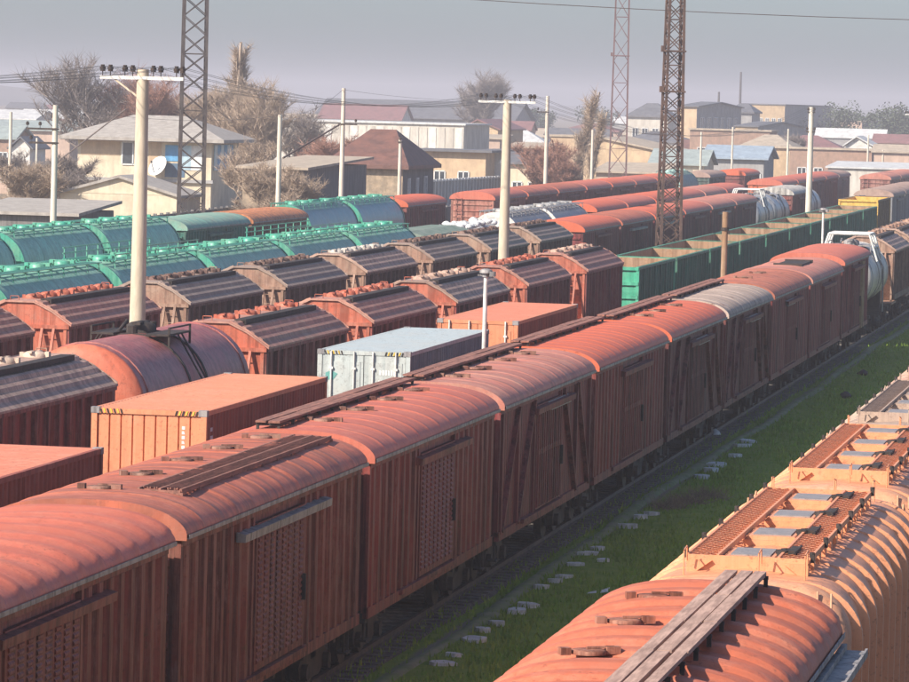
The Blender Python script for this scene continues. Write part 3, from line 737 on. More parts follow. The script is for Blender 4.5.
def container(label, x, yc, z0, h, mats, end='panel', hl=6.096, extra=None, rz=0):
    side, top, endm, fr = mats; z1 = z0+h
    root = thing('shipping_container', label, 'container', (x, yc, 0), rz)
    part('frame', ('cf', hl, z0, z1), lambda: cont_frame(hl, z0, z1), fr, root)
    for s in (1, -1): part('side_wall', ('cs', hl, z0, z1, s), lambda: cont_side(hl, z0, z1, s), side, root)
    part('roof', ('ct', hl, z1), lambda: cont_top(hl, z1), top, root)
    if end == 'panel':
        def pn():
            m = MB(); n = 9; p = 2.2/n; pts = []
            for i in range(n):
                a = -1.1+i*p; pts += [(a, 0), (a+p*.08, .045), (a+p*.16, 0)]
            pts.append((1.1, 0)); m.grid([[(xx, -hl+.035+d, z1-.12) for xx, d in pts], [(xx, -hl+.035+d, z0+.15) for xx, d in pts]][::-1], smooth=False); return m
        part('end_wall', ('cep', hl, z0, z1), pn, endm, root)
    else:
        for i, (xa, xb) in enumerate(((-1.09, -.01), (.01, 1.09))):
            d = part('door', ('cd', hl, z0, z1, i), lambda: MB().box(xa, xb, -hl+.02, -hl+.06, z0+.16, z1-.13).box(xa+.08, xb-.08, -hl+.005, -hl+.02, z0+.3, z0+1.0).box(xa+.08, xb-.08, -hl+.005, -hl+.02, z0+1.15, z1-.3), endm, root)
            for xx in (xa+.24, xb-.24):
                part('locking_bar', ('cl', hl, z0, z1, xx), lambda: MB().tube((xx, -hl-.03, z0+.06), (xx, -hl-.03, z1-.03), .024, 8).box(xx-.05, xx+.05, -hl-.05, -hl+.02, z0+.8, z0+.86).box(xx-.05, xx+.05, -hl-.05, -hl+.02, z1-.5, z1-.44).box(xx-.03, xx+.22, -hl-.06, -hl-.04, z0+1.05, z0+1.1), WHITEP, d)
    part('rear_wall', ('crw', hl, z0, z1), lambda: MB().box(-1.1, 1.1, hl-.06, hl-.02, z0+.15, z1-.11), endm, root)
    for sx in (-1, 1):
        for e in (-1, 1):
            for z in (z0, z1-.118): part('corner_casting', ('cc', z), lambda: MB().box(-.09, .09, -.09, .09, z-.004, z+.122), GREYM if z > z0 else DARK, root, (sx*1.139, e*(hl-.081), 0))
    part('casting_hole', ('cch', hl, z1), lambda: MB().box(-1.17, -1.10, -hl-.008, -hl+.01, z1-.09, z1-.03).box(1.10, 1.17, -hl-.008, -hl+.01, z1-.09, z1-.03), DARK, root)
    return root
def hazard(root, hl, z1, mat2):
    """black and yellow warning bars on the top corners of the end header"""
    for sx in (-1, 1):
        for i in range(7):
            xa = .55+i*.072
            part('warning_bar', ('hz', hl, z1, sx, i), lambda: MB().prism([(sx*xa, z1-.112), (sx*(xa+.036), z1-.112), (sx*(xa+.066), z1-.02), (sx*(xa+.03), z1-.02)][::sx][::-1], -hl-.010, -hl+.0), HAZY if i % 2 else DARK, root)
T0, T1, T2, T3, T4, T5, T6 = -5.90, -16.55, -21.30, -26.35, -33.85, -39.30, -51.0       # track centre lines
L = 14.73
# ------------------------------------------------------------------ ground, tracks, grass
def ground_mat():
    m, t, b = base_mat('yard ground'); v = coords(t, False)
    sep = t.nodes.new('ShaderNodeSeparateXYZ'); t.links.new(v, sep.inputs[0]); X = sep.outputs['X']; Yc = sep.outputs['Y']
    n1 = _noise(t, v, .35, 6, .7); n2 = _noise(t, v, 2.2, 6, .7); n3 = _noise(t, v, 14, 4, .7)
    dirt = _mixc(t, _ramp(t, n2, .35, .65), (.105, .085, .065), (.19, .155, .115)); dirt = _mixc(t, _ramp(t, n3, .3, .75), dirt, (.07, .06, .05))
    grass = _mixc(t, _ramp(t, n2, .35, .65), (.15, .23, .026), (.23, .28, .045)); grass = _mixc(t, _ramp(t, n3, .55, .8), grass, (.17, .15, .08))
    def band(a, b_, c, d, wob=2.0):
        ad = _n(t, 'ShaderNodeMath', operation='MULTIPLY_ADD'); ad.inputs[1].default_value = wob; t.links.new(n1, ad.inputs[0]); t.links.new(X, ad.inputs[2])
        o = wob*.5; lo = _ramp(t, ad.outputs[0], a+o, b_+o); hi = _ramp(t, ad.outputs[0], d+o, c+o)
        mm = _n(t, 'ShaderNodeMath', operation='MULTIPLY'); t.links.new(lo, mm.inputs[0]); t.links.new(hi, mm.inputs[1]); return mm.outputs[0]
    c = _mixc(t, band(-16.1, -15.6, -8.2, -7.4, .7), dirt, grass)
    c = _mixc(t, band(-14.98, -14.85, -14.70, -14.55, .4), c, (.20, .175, .13))                      # trodden path
    oil = _n(t, 'ShaderNodeMath', operation='MULTIPLY'); t.links.new(band(-18.8, -17.8, -15.8, -15.4, .4), oil.inputs[0]); oil.inputs[1].default_value = .8
    c = _mixc(t, oil.outputs[0], c, (.035, .030, .026))
    far = _mixc(t, _ramp(t, n1, .4, .6), (.27, .215, .155), (.19, .165, .115))
    fx = _n(t, 'ShaderNodeMath', operation='MULTIPLY_ADD'); fx.inputs[1].default_value = 8; t.links.new(n1, fx.inputs[0]); t.links.new(X, fx.inputs[2])
    c = _mixc(t, _ramp(t, fx.outputs[0], -50, -56), c, far); c = _mixc(t, _ramp(t, Yc, 480, 560), c, far)
    t.links.new(c, b.inputs['Base Color']); b.inputs['Roughness'].default_value = .95; b.inputs['Specular IOR Level'].default_value = .1
    bump(t, b, n3, .6, .05); return m
def ground_mb():
    m = MB(); rnd = random.Random(2)
    xs = [-3150, -1800, -900, -300, -120, -70, -55] + [-50+i*1.0 for i in range(0, 49)] + [0, 20, 60, 300, 800, 1450]
    ys = [-240, 0, 30] + [40+i*2.5 for i in range(0, 90)] + [290, 340, 420, 560, 800, 1500, 3000, 4500, 6150]
    rows = []
    for y in ys:
        row = []
        for x in xs:
            z = -.22
            if -15.4 < x < -7 and 35 < y < 290: z = -.22+.035*math.sin(x*1.7+y*.13)*math.sin(y*.21)+.03*rnd.random()
            row.append((x, y, z))
        rows.append(row)
    m.grid([r[::-1] for r in rows], smooth=True); return m
tag(part('ground', None, ground_mb, ground_mat()), kind='structure')
for o in [bpy.data.objects['ground']]:
    me = o.data
    if me.polygons[0].normal.z < 0: me.flip_normals()

RAIL = plain('rail steel', (.09, .07, .06), (.16, .12, .10), 3, .5, .1, metal=.6)
BALL = plain('oily ballast', (.085, .072, .060), (.15, .13, .11), 9, .95, 1.0, dist=.06)
SLEEP = plain('concrete sleeper', (.20, .185, .165), (.10, .09, .08), 4, .9)
def bed(y0_, y1_): return MB().prism([(-1.55, -.30), (-1.28, -.16), (1.28, -.16), (1.55, -.30)][::-1], y0_, y1_)
def rails(s, y0_, y1_):
    x = s*.76; return MB().prism([(x-.06, -.15), (x-.06, -.13), (x-.012, -.11), (x-.012, -.04), (x-.036, -.03), (x-.036, 0), (x+.036, 0), (x+.036, -.03), (x+.012, -.04), (x+.012, -.11), (x+.06, -.13), (x+.06, -.15)][::-1], y0_, y1_)
def sleepers(y0_, y1_):
    m = MB(); y = y0_
    while y < y1_: m.box(-1.3, 1.3, y-.12, y+.12, -.24, -.135); y += .6
    return m
for tx in (T0, T1, T2, T3, T4, T5, -45.0, T6):
    tr = tag(part('railway_track', 'bed', lambda: bed(30, 640), BALL, None, (tx, 0, 0)), kind='structure')
    for s in (-1, 1): part('rail', ('rail', s), lambda: rails(s, 30, 640), RAIL, tr)
    tag(part('sleepers', 'slp', lambda: sleepers(31, 300), SLEEP, tr), kind='stuff')

# grass: short blades scattered on the strip
GRASS = plain('short grass', (.16, .29, .022), (.26, .33, .045), 1.2, .8, 0)
def grass_mb():
    m = MB(); r = random.Random(11)
    for i in range(60000):
        y = 56+(r.random()**1.5)*190; x = -15.75+5.2*r.random()
        if -14.95 < x+.12*math.sin(y*.2) < -14.6 and r.random() < .8: continue
        if math.sin(x*2.1+y*.37)*math.sin(y*.23-x) < -.55 and r.random() < .6: continue
        h = r.uniform(.06, .18)*(1+.6*(r.random() < .08)); a = r.uniform(0, 6.28); wd = r.uniform(.02, .045); lx, ly = r.uniform(-.06, .06), r.uniform(-.06, .06)
        dx, dy = wd*math.cos(a), wd*math.sin(a); z = -.24
        m.add([(x-dx, y-dy, z), (x+dx, y+dy, z), (x+lx, y+ly, z+h)], [(0, 1, 2)])
    return m
tag(part('grass', None, grass_mb, GRASS), 'short patchy green grass between the boxcar train and the orange hoppers', 'grass', kind='stuff')
def path_mb():
    m = MB(); r = random.Random(5); rows = []
    for i in range(90):
        y = 50+i*2; c = -14.78+.12*math.sin(y*.09)+.06*math.sin(y*.31); wd = .14+.10*r.random()
        rows.append([(c-wd, y, -.20), (c-wd*.5, y, -.135), (c+wd*.5, y, -.13), (c+wd, y, -.20)])
    m.grid([q[::-1] for q in rows], smooth=True); 
    return m
# line of flat slabs along the footpath, from the photograph
SLAB = plain('pale concrete slab', (.70, .69, .66), (.52, .51, .48), 5, .9, .5)
pathb = tag(part('footpath', None, path_mb, plain('trodden earth', (.22, .22, .13), (.15, .20, .06), 1.6, .95, .5)), kind='structure')

def slab_mb(k):
    r = random.Random(k); n = 7; pts = [(.34*(1+r.uniform(-.25, .2))*math.cos(2*math.pi*i/n+r.uniform(-.2, .2)), .30*(1+r.uniform(-.25, .2))*math.sin(2*math.pi*i/n)) for i in range(n)]
    return MB().prism(pts, -.10, .025, axis='z')
sp = [(442, 662), (453, 653), (474, 638), (483, 628), (497, 621), (517, 609), (527, 603), (541, 585), (556, 579), (565, 575), (575, 563), (584, 552), (592, 552), (599, 547), (603, 559), (627, 524), (640, 515), (652, 512), (701, 475), (711, 468), (717, 463), (734, 454), (742, 444), (748, 440)]
for i, (px, py) in enumerate(sp):
    c = atz(px, py, -.12); r = random.Random(i); sc = r.uniform(.42, .72) if i < 18 else r.uniform(.6, .9)
    o = part('slab', ('slab', i % 5), lambda: slab_mb(i % 5), SLAB, pathb, (c.x, c.y, -.135), (r.uniform(-.06, .06), r.uniform(-.06, .06), r.uniform(0, 6))); o.scale = (sc, sc*1.3, 1)
# ------------------------------------------------------------------ buildings
GLASS = plain('dark window glass', (.035, .045, .055), (.06, .07, .08), 2, .15, 0, spec=.8)
WFRAME = plain('white window frame', (.72, .72, .70), (.6, .6, .58), 5, .6, 0)
WCOL = {
 'tan': plain('tan plaster', (.50, .37, .23), (.40, .29, .18), .8, .9), 'cream': plain('cream plaster', (.66, .57, .42), (.55, .46, .33), .8, .9),
 'stone': plain('rubble wall', (.42, .32, .22), (.25, .20, .145), 2.2, .95, .6, dist=.08), 'greyboard': plain('grey boards', (.21, .20, .19), (.12, .115, .11), 1.2, .9, .4, sc=(4, 4, .3)),
 'white': plain('whitewash', (.72, .70, .66), (.58, .55, .50), .9, .9), 'panel': plain('pale concrete panel', (.60, .56, .49), (.45, .41, .35), .7, .9, sc=(1, 1, .4)),
 'orange': plain('ochre plaster', (.58, .43, .27), (.47, .34, .22), .6, .9), 'pink': plain('pinkish plaster', (.52, .38, .30), (.42, .31, .24), .8, .9), 'grey': plain('grey plaster', (.36, .35, .34), (.28, .27, .26), .8, .9),
 'brick': plain('dull brick', (.36, .23, .17), (.28, .19, .14), 2, .9)}
RCOL = {
 'asbestos': plain('asbestos roof sheet', (.40, .37, .33), (.30, .27, .24), 1.4, .9, .5, sc=(1, 3, 1)), 'brown': plain('brown tin roof', (.20, .095, .070), (.135, .072, .058), .8, .7),
 'maroon': plain('maroon tin roof', (.26, .13, .125), (.20, .11, .105), .8, .6), 'blue': plain('blue grey tin roof', (.33, .40, .46), (.26, .32, .38), .8, .6), 'white': plain('pale tin roof', (.62, .62, .60), (.48, .48, .47), .8, .6),
 'green': plain('green grey roof', (.33, .38, .36), (.26, .30, .29), .8, .7), 'slate': plain('slate roof', (.16, .16, .17), (.115, .115, .125), .8, .7), 'tan': plain('dusty roof', (.46, .38, .29), (.36, .30, .23), .8, .9)}
def window_at(root, o, ux, uz, x, z, wd, ht, n=2, fm=None):
    """framed window standing 5 cm proud of a wall; o = wall origin, ux = wall direction, outward normal from ux"""
    nx = Vector((ux.y, -ux.x, 0))
    def fr():
        m = MB(); c = o+ux*x+Vector((0, 0, z))
        for a, b in ((c, c+ux*wd), (c+Vector((0, 0, ht)), c+ux*wd+Vector((0, 0, ht)))): m.beam(a+nx*.03, b+nx*.03, .16, .12)
        for i in range(n+1):
            q = c+ux*(wd*i/n)+nx*.03; m.beam(q, q+Vector((0, 0, ht)), .12, .16)
        return m
    f = part('window', None, fr, fm or WFRAME, root)
    part('pane', None, lambda: MB().beam(o+ux*(x+wd/2)+nx*.01+Vector((0, 0, z)), o+ux*(x+wd/2)+nx*.01+Vector((0, 0, z+ht)), wd-.05, .04, nx), GLASS, f)
def building(label, pl, pr, pe, Y, depth, wall, roof, kind='hip', rise=2.0, over=.5, side=None, name='house', cat='house', wins=(), swins=(), group=None, rot=0, z0=-.3, ridge=None, posts=False):
    """near wall spans pixels pl..pr at distance Y, eaves at pixel row pe"""
    a = aty(pl, pe, Y); b = aty(pr, pe, Y); ez = (a.z+b.z)/2; W_ = (Vector((b.x, b.y))-Vector((a.x, a.y))).length
    root = thing(name, label, cat, (b.x, b.y, 0), R(rot), group)
    wm, rm, sm = WCOL[wall], RCOL[roof], WCOL[side or wall]
    def wl(): return MB().box(-W_, 0, 0, depth, z0, ez)
    part('wall', None, wl, wm, root)
    if side: part('side_wall', None, lambda: MB().box(.0, .03, .02, depth-.02, z0, ez-.02), sm, root)
    x0, x1, y0_, y1_ = -W_-over, over, -over, depth+over; e = ez+.02
    if kind == 'flat': rf = part('roof', None, lambda: MB().box(x0, x1, y0_, y1_, e, e+.25), rm, root)
    elif kind == 'mono':
        def mono():
            m = MB(); p = [(x0, y0_, e), (x1, y0_, e), (x1, y1_, e+rise), (x0, y1_, e+rise)]
            m.add(p+[(x, y, z-.18) for x, y, z in p], [(0,1,2,3),(7,6,5,4),(0,4,5,1),(1,5,6,2),(2,6,7,3),(3,7,4,0)]); return m
        rf = part('roof', None, mono, rm, root)
    elif kind == 'gablex':        # ridge along the view direction, gable faces us
        mx = ridge if ridge is not None else (x0+x1)/2
        if ridge is not None: mx = -W_*(1-ridge)
        rf = part('roof', None, lambda: MB().add([(x0, y0_, e), (mx, y0_, e+rise), (x1, y0_, e), (x0, y1_, e), (mx, y1_, e+rise), (x1, y1_, e), (x0, y0_, e-.2), (mx, y0_, e+rise-.2), (x1, y0_, e-.2), (x0, y1_, e-.2), (mx, y1_, e+rise-.2), (x1, y1_, e-.2)],
             [(0,1,4,3),(1,2,5,4),(6,9,10,7),(7,10,11,8),(0,6,7,1),(1,7,8,2),(3,4,10,9),(4,5,11,10),(0,3,9,6),(2,8,11,5)]), rm, root)
        part('gable', None, lambda: MB().prism([(-W_, ez-.02), (mx, ez+rise-.22), (0, ez-.02)][::-1], 0, .2), wm, root)
    elif kind == 'gabley':        # ridge across
        my = (y0_+y1_)/2
        rf = part('roof', None, lambda: MB().prism([(y0_, e), (my, e+rise), (y1_, e), (y1_, e-.18), (my, e+rise-.2), (y0_, e-.18)], x0, x1, axis='x'), rm, root)
        part('gable', None, lambda: MB().prism([(0, ez-.02), (depth/2, ez+rise-.25), (depth, ez-.02)], -.2, 0, axis='x'), sm, root)
    else:
        my = (y0_+y1_)/2; ins = min((y1_-y0_)/2, W_*.42)
        def hip():
            m = MB(); m.add([(x0, y0_, e), (x1, y0_, e), (x1, y1_, e), (x0, y1_, e), (x0+ins, my, e+rise), (x1-ins, my, e+rise)], [(0,1,5,4),(1,2,5),(2,3,4,5),(3,0,4)])
            m.add([(x0, y0_, e), (x1, y0_, e), (x1, y1_, e), (x0, y1_, e), (x0, y0_, e-.3), (x1, y0_, e-.3), (x1, y1_, e-.3), (x0, y1_, e-.3)], [(0,4,5,1),(1,5,6,2),(2,6,7,3),(3,7,4,0),(7,6,5,4)]); return m
        rf = part('roof', None, hip, rm, root)
    for (fx, z, wd, ht) in wins: window_at(root, Vector((-W_, 0, 0)), Vector((1, 0, 0)), None, fx*W_, z, wd, ht)
    for (fy, z, wd, ht) in swins: window_at(root, Vector((.03, 0, 0)), Vector((0, 1, 0)), None, fy*depth, z, wd, ht)
    return root, W_, ez, rf

# two-storey house behind the rear teal row
hs, hW, hz, hrf = building('two-storey cream house with satellite dish and blue panelled balcony behind the teal wagons', 78, 212, 138, 390, 11, 'cream', 'asbestos', 'hip', 2.1, 1.5, wins=[(.335, 3.9, 2.1, 2.1)])
BLUEP = plain('sky blue panel', (.12, .36, .62), (.10, .30, .52), 2, .6, .1); PALEB = plain('pale blue glass', (.45, .60, .68), (.35, .48, .55), 1, .4, 0)
def onw(root, name, x0, x1, z0_, z1_, mat, d=.06, y=0): return part(name, None, lambda: MB().box(x0, x1, y-d, y-.002, z0_, z1_), mat, root)
onw(hs, 'ochre_band', -hW+.3, -hW+4.1, hz-1.7, hz-.3, WCOL['orange'], .04); onw(hs, 'ochre_band', -hW+6.9, -hW+8.1, hz-2.8, hz-.3, WCOL['orange'], .04)
onw(hs, 'balcony_panel', -hW+8.5, -hW+9.8, hz-2.1, hz-.6, BLUEP, .08); onw(hs, 'balcony_glass', -hW+9.9, -hW+11.0, hz-2.9, hz-.6, PALEB, .07); onw(hs, 'balcony_door', -hW+11.0, -hW+12.1, hz-2.9, hz-.6, WFRAME, .06)
onw(hs, 'lower_balcony_panel', -hW+8.5, -hW+10.4, hz-3.6, hz-2.3, plain('deep blue panel', (.09, .16, .24), (.07, .12, .18), 2, .6), .05)
onw(hs, 'floor_slab', -hW-.1, .25, hz-4.1, hz-3.8, WCOL['grey'], .35); onw(hs, 'fascia', -hW-1.3, 1.2, hz-.32, hz+.02, plain('dark fascia', (.10, .085, .075)), .1, y=-1.35)
for i in range(6): part('side_panel', None, lambda: MB().box(.04, .12, .8+i*1.3, 1.95+i*1.3, hz-2.9, hz-.5), BLUEP if i % 2 else PALEB, hs)
dish = thing('satellite_dish', 'white satellite dish on the front of the two-storey house', 'satellite dish', tuple(Vector((hs.location.x-hW+8.1, hs.location.y-.5, hz-2.7))))
def dish_mb():
    m = MB(); rows = []; ax = Vector((-.45, -.75, .5)).normalized(); u = ax.orthogonal().normalized(); v_ = ax.cross(u)
    for k in range(6):
        f = k/5; rows.append([Vector((0, -.2, 0))+ax*(.28*f*f)+(u*math.cos(t)+v_*math.sin(t))*(1.05*f+.001) for t in [2*math.pi*i/20 for i in range(20)]])
    m.grid(rows, smooth=True, close=True); m.grid([[p-ax*.04 for p in r] for r in rows][::-1], smooth=True, close=True); return m
part('reflector', None, dish_mb, WFRAME, dish); part('arm', None, lambda: MB().path([(-.3, -.9, -.5), (-.55, -1.0, .45)], .04).tube((0, .5, -.2), (0, -.2, 0), .06).disc((-.55, -1.0, .4), .09, .2, 8), STEEL, dish)

building('low gabled plank shed in front of the two-storey house', 60, 178, 194, 300, 7, 'cream', 'asbestos', 'gablex', 1.35, .3, name='shed', cat='shed', ridge=.50)
building('flat grey sheet-roofed lean-to beside the rear teal wagons', -30, 74, 212, 236, 9, 'greyboard', 'asbestos', 'mono', .55, .4, name='shed', cat='shed')
building('small tan hut with white door at the yard edge', -12, 14, 173, 430, 6, 'pink', 'tan', 'mono', .4, .4, wins=[(.5, 1.0, 1.0, 1.6)])
building('tan brick cottage behind the left concrete pole', -20, 14, 138, 520, 8, 'brick', 'green', 'gabley', 1.5, .5, wins=[(.55, 1.4, 1.2, 1.3)])
building('long pale-roofed warehouse far behind the left pole', -60, 34, 118, 760, 16, 'white', 'white', 'gabley', 1.6, .6)
building('pale green-roofed warehouse behind the left pole', -60, 70, 129, 640, 14, 'pink', 'green', 'gabley', 1.4, .6)
building('white-gabled hut beside the left pole', 12, 30, 148, 500, 7, 'white', 'slate', 'gablex', 1.4, .5)
building('long rubble shed with grey boarded side and small windows behind the orange-roofed boxcar', 243, 303, 167, 308, 24, 'stone', 'tan', 'mono', .6, .5, side='greyboard', name='shed', cat='shed', swins=[(.12+i*.17, 1.9, .7, 1.1) for i in range(5)])
building('old barn with dark brown hipped roof behind the rear teal wagons', 330, 403, 165, 345, 14, 'stone', 'brown', 'hip', 2.9, .6, side='greyboard', name='barn', cat='barn', swins=[(.15, 2.6, .9, 1.5), (.42, 2.6, .9, 1.5), (.68, 1.6, 1.2, 2.6)])
building('long warehouse of pale vertical panels far behind the brown-roofed barn', 262, 464, 123, 600, 22, 'panel', 'white', 'flat', 0, .3, name='warehouse', cat='warehouse')
for i in range(22):
    wr = bpy.data.objects['warehouse']; part('panel', 'wpanel', lambda: MB().box(-.5, .5, -.07, -.003, .2, 6.8), WCOL['panel'] if i % 3 else WCOL['white'], wr, (-.7-i*1.27, 0, 0))
building('broad blue and maroon roofed building in the haze', 318, 512, 118, 1000, 30, 'grey', 'slate', 'gabley', 4.2, 1, swins=())
building('long maroon-roofed house in the haze', 320, 400, 119, 960, 14, 'white', 'maroon', 'gabley', 3.4, .6)
building('ochre house with flat dark eaves behind the barn', 418, 486, 152, 470, 9, 'orange', 'slate', 'flat', 0, .8, wins=[(.25, 1.4, 1.2, 1.4), (.60, 1.4, 1.2, 1.4)])
building('white garage beside the ochre house', 487, 506, 152, 476, 8, 'white', 'slate', 'flat', 0, .6, wins=[(.1, .6, 1.6, 1.8)])
building('tan gabled house with maroon roof left of the concrete pole with crossarm', 464, 498, 129, 690, 26, 'orange', 'maroon', 'gablex', 1.6, .5, ridge=.4)
building('small panel annex under the long warehouse', 464, 500, 138, 640, 10, 'pink', 'tan', 'mono', .5, .4)
building('low cream house right of the concrete pole with crossarm', 505, 545, 163, 440, 7, 'cream', 'slate', 'gabley', 1.1, .5, wins=[(.2, 1.2, 1.0, 1.2), (.6, 1.2, 1.0, 1.2)])
building('pink low house behind the cream house', 508, 548, 147, 540, 9, 'pink', 'tan', 'mono', .5, .5)
building('square ochre block behind the bare poplar', 551, 581, 137, 560, 10, 'orange', 'tan', 'flat', 0, .2)
building('large ochre warehouse with low gable behind the pink lattice mast', 584, 662, 150, 520, 26, 'orange', 'tan', 'gablex', 1.5, .4, ridge=.22, name='warehouse', cat='warehouse')
building('low tan lean-to with pale sloping roof below the ochre warehouse', 596, 660, 172, 470, 12, 'pink', 'tan', 'mono', .9, .5)
building('cream cottage with green grey roof behind the rusty lattice mast', 652, 704, 164, 500, 10, 'cream', 'green', 'gabley', 1.7, .5)
building('long shed with pale blue tin roof left of the right-hand concrete pole', 706, 764, 158, 520, 12, 'grey', 'blue', 'gabley', 1.5, .6, name='shed', cat='shed', wins=[(.72, .8, 1.6, 2.0)])
building('grey villa with dark hipped roof far behind the lattice masts', 628, 668, 116, 860, 14, 'panel', 'slate', 'hip', 2.6, .5, wins=[(.12, 4.0, 1.2, 2.2), (.36, 4.0, 1.2, 2.2), (.62, 4.0, 1.2, 2.2), (.84, 4.0, 1.0, 2.2)])
building('tall tan house with shade-painted windowed side behind the blue shed', 680, 697, 106, 800, 34, 'orange', 'slate', 'gabley', .9, .5, side='grey', rot=-8, swins=[(.08+i*.15, 6.2, 2.6, 2.6) for i in range(6)])  # grey right side is shade put into the wall colour
building('brick terrace below the tall tan house', 690, 770, 131, 700, 12, 'brick', 'tan', 'flat', 0, .3, wins=[(.1+i*.18, 2.5, 1.4, 1.6) for i in range(5)])
building('two-storey grey house with side annex in the haze', 728, 752, 112, 880, 16, 'grey', 'slate', 'hip', 1.8, .5, wins=[(.1, 5.2, 1.4, 2), (.55, 5.2, 1.4, 2)])
building('large tan block in the haze, tallest beyond the right-hand concrete pole', 742, 785, 105, 960, 60, 'tan', 'grey' if False else 'slate', 'flat', 0, .2, side='grey', rot=-5, wins=[(.1+i*.15, 5.5, .8, 3.2) for i in range(6)])  # grey side wall carries the block's shade in its colour
building('tan warehouse with grey side below the large tan block', 735, 758, 126, 740, 40, 'tan', 'slate', 'gabley', .8, .3, side='grey', rot=-6)
building('low dusty gabled hall behind the bright orange boxcar', 742, 790, 146, 620, 14, 'tan', 'tan', 'hip', 1.6, .4)
building('tan concrete block among the misty trees', 838, 862, 122, 1000, 20, 'pink', 'tan', 'flat', 0, .2, side='grey', rot=-10, wins=[(.2, 5, 1.6, 1.8), (.6, 5, 1.6, 1.8)])
building('white-gabled house with pale roof right of the right-hand concrete pole', 846, 872, 146, 650, 12, 'white', 'white', 'gablex', 1.5, .5, ridge=.4)
building('long brick wall building behind the red far boxcars', 790, 872, 150, 610, 9, 'brick', 'tan', 'flat', 0, .3, wins=[(.1+i*.2, 1.3, 1.2, 1.2) for i in range(4)])
building('low brick house at the end of the long brick building', 874, 920, 152, 600, 9, 'pink', 'tan', 'gabley', 1.0, .4, wins=[(.2, 1.0, 1.2, 1.2)])
building('pale flat-roofed canopy behind the far boxcars', 828, 930, 168, 500, 16, 'panel', 'white', 'mono', .5, .3, name='canopy', cat='shed')
# far hazy town fill: small houses that only their place tells apart
rnd = random.Random(21)
kinds = [('tan', 'tan', 'low tan house with dusty roof in the hazy town'), ('white', 'slate', 'low white house with slate roof in the hazy town'), ('pink', 'maroon', 'low pinkish house with maroon roof in the hazy town'), ('grey', 'white', 'low grey house with pale roof in the hazy town'), ('cream', 'brown', 'low cream house with brown roof in the hazy town')]
for i in range(58):
    Y = rnd.uniform(640, 1500); px = rnd.uniform(-20, 910); wd = rnd.uniform(8, 15)*FPX/Y; ez = rnd.uniform(2.8, 5.2); k = kinds[rnd.randrange(5)]
    hy = 88.5+px*.0265; pe = hy+(CAMH-ez)*FPX/Y
    building(k[2], px, px+wd, pe, Y, rnd.uniform(7, 11), k[0], k[1], rnd.choice(['gabley', 'hip', 'gabley']), rnd.uniform(1.0, 2.0), .4, group=k[2].replace('low ', '').replace('house', 'houses'), wins=[(.2, 1.2, 1.3, 1.3), (.62, 1.2, 1.3, 1.3)], rot=rnd.uniform(-4, 4))

# panelled yard fences
def fence(label, pa, pb, Ya, Yb, h, n, mat, cap=None, name='concrete_fence'):
    a = aty(pa, 150, Ya); b = aty(pb, 150, Yb); d = Vector((b.x-a.x, b.y-a.y, 0)); ln = d.length; u = d/ln; ang = math.atan2(u.y, u.x)
    root = thing(name, label, 'fence', (a.x, a.y, -.3), ang); p = ln/n
    for i in range(n):
        part('panel', ('fp', name, round(p, 3), h), lambda: MB().box(.06, p-.06, -.06, .06, 0, h), mat, root, (i*p, 0, 0))
        part('post', ('fpo', name, h), lambda: MB().box(-.1, .1, -.11, .11, 0, h+.12), cap or mat, root, (i*p, 0, 0))
        if cap: part('cap', ('fc', name, round(p, 3), h), lambda: MB().box(.12, p-.12, -.14, .10, h+.003, h+.22), cap, root, (i*p, 0, 0))
fence('grey concrete fence with chalky white top beyond the rear wagons', 432, 500, 400, 432, 3.2, 22, WCOL['grey'], WFRAME)
fence('dark board fence in front of the two-storey house', 86, 250, 262, 318, 2.6, 26, WCOL['greyboard'], name='board_fence')
fence('grey board fence between the barn and the far red train', 432, 560, 330, 420, 2.4, 30, WCOL['greyboard'], name='board_fence')
fence('low cream wall behind the far silver tanks', 600, 720, 470, 500, 2.2, 26, WCOL['cream'], name='yard_wall')

# hills far off
def hill_mb(x0, x1, y, h, seed):
    m = MB(); r = random.Random(seed); n = 40; ph = [r.uniform(0, 6) for _ in range(4)]; rows = [[], [], []]
    for i in range(n+1):
        f = i/n; z = h*math.sin(math.pi*f)**.7*(.72+.16*math.sin(5*f+ph[0])+.1*math.sin(13*f+ph[1])+.05*math.sin(31*f+ph[2])); x = x0+(x1-x0)*f
        rows[0].append((x, y-500, -2)); rows[1].append((x, y, max(z, 0))); rows[2].append((x, y+700, -2))
    m.grid([q[::-1] for q in rows], smooth=True); return m
HILL = plain('far hill', (.16, .15, .13), (.11, .11, .10), .004, .95, 0)
a = aty(-160, 95, 3000); b = aty(90, 95, 3000); tag(part('hills', None, lambda: hill_mb(a.x, b.x, 3000, 15.5, 2), HILL), kind='structure')
a = aty(350, 95, 4200); b = aty(1100, 95, 4200); tag(part('hills', None, lambda: hill_mb(a.x, b.x, 4200, 15, 5), HILL), kind='structure')

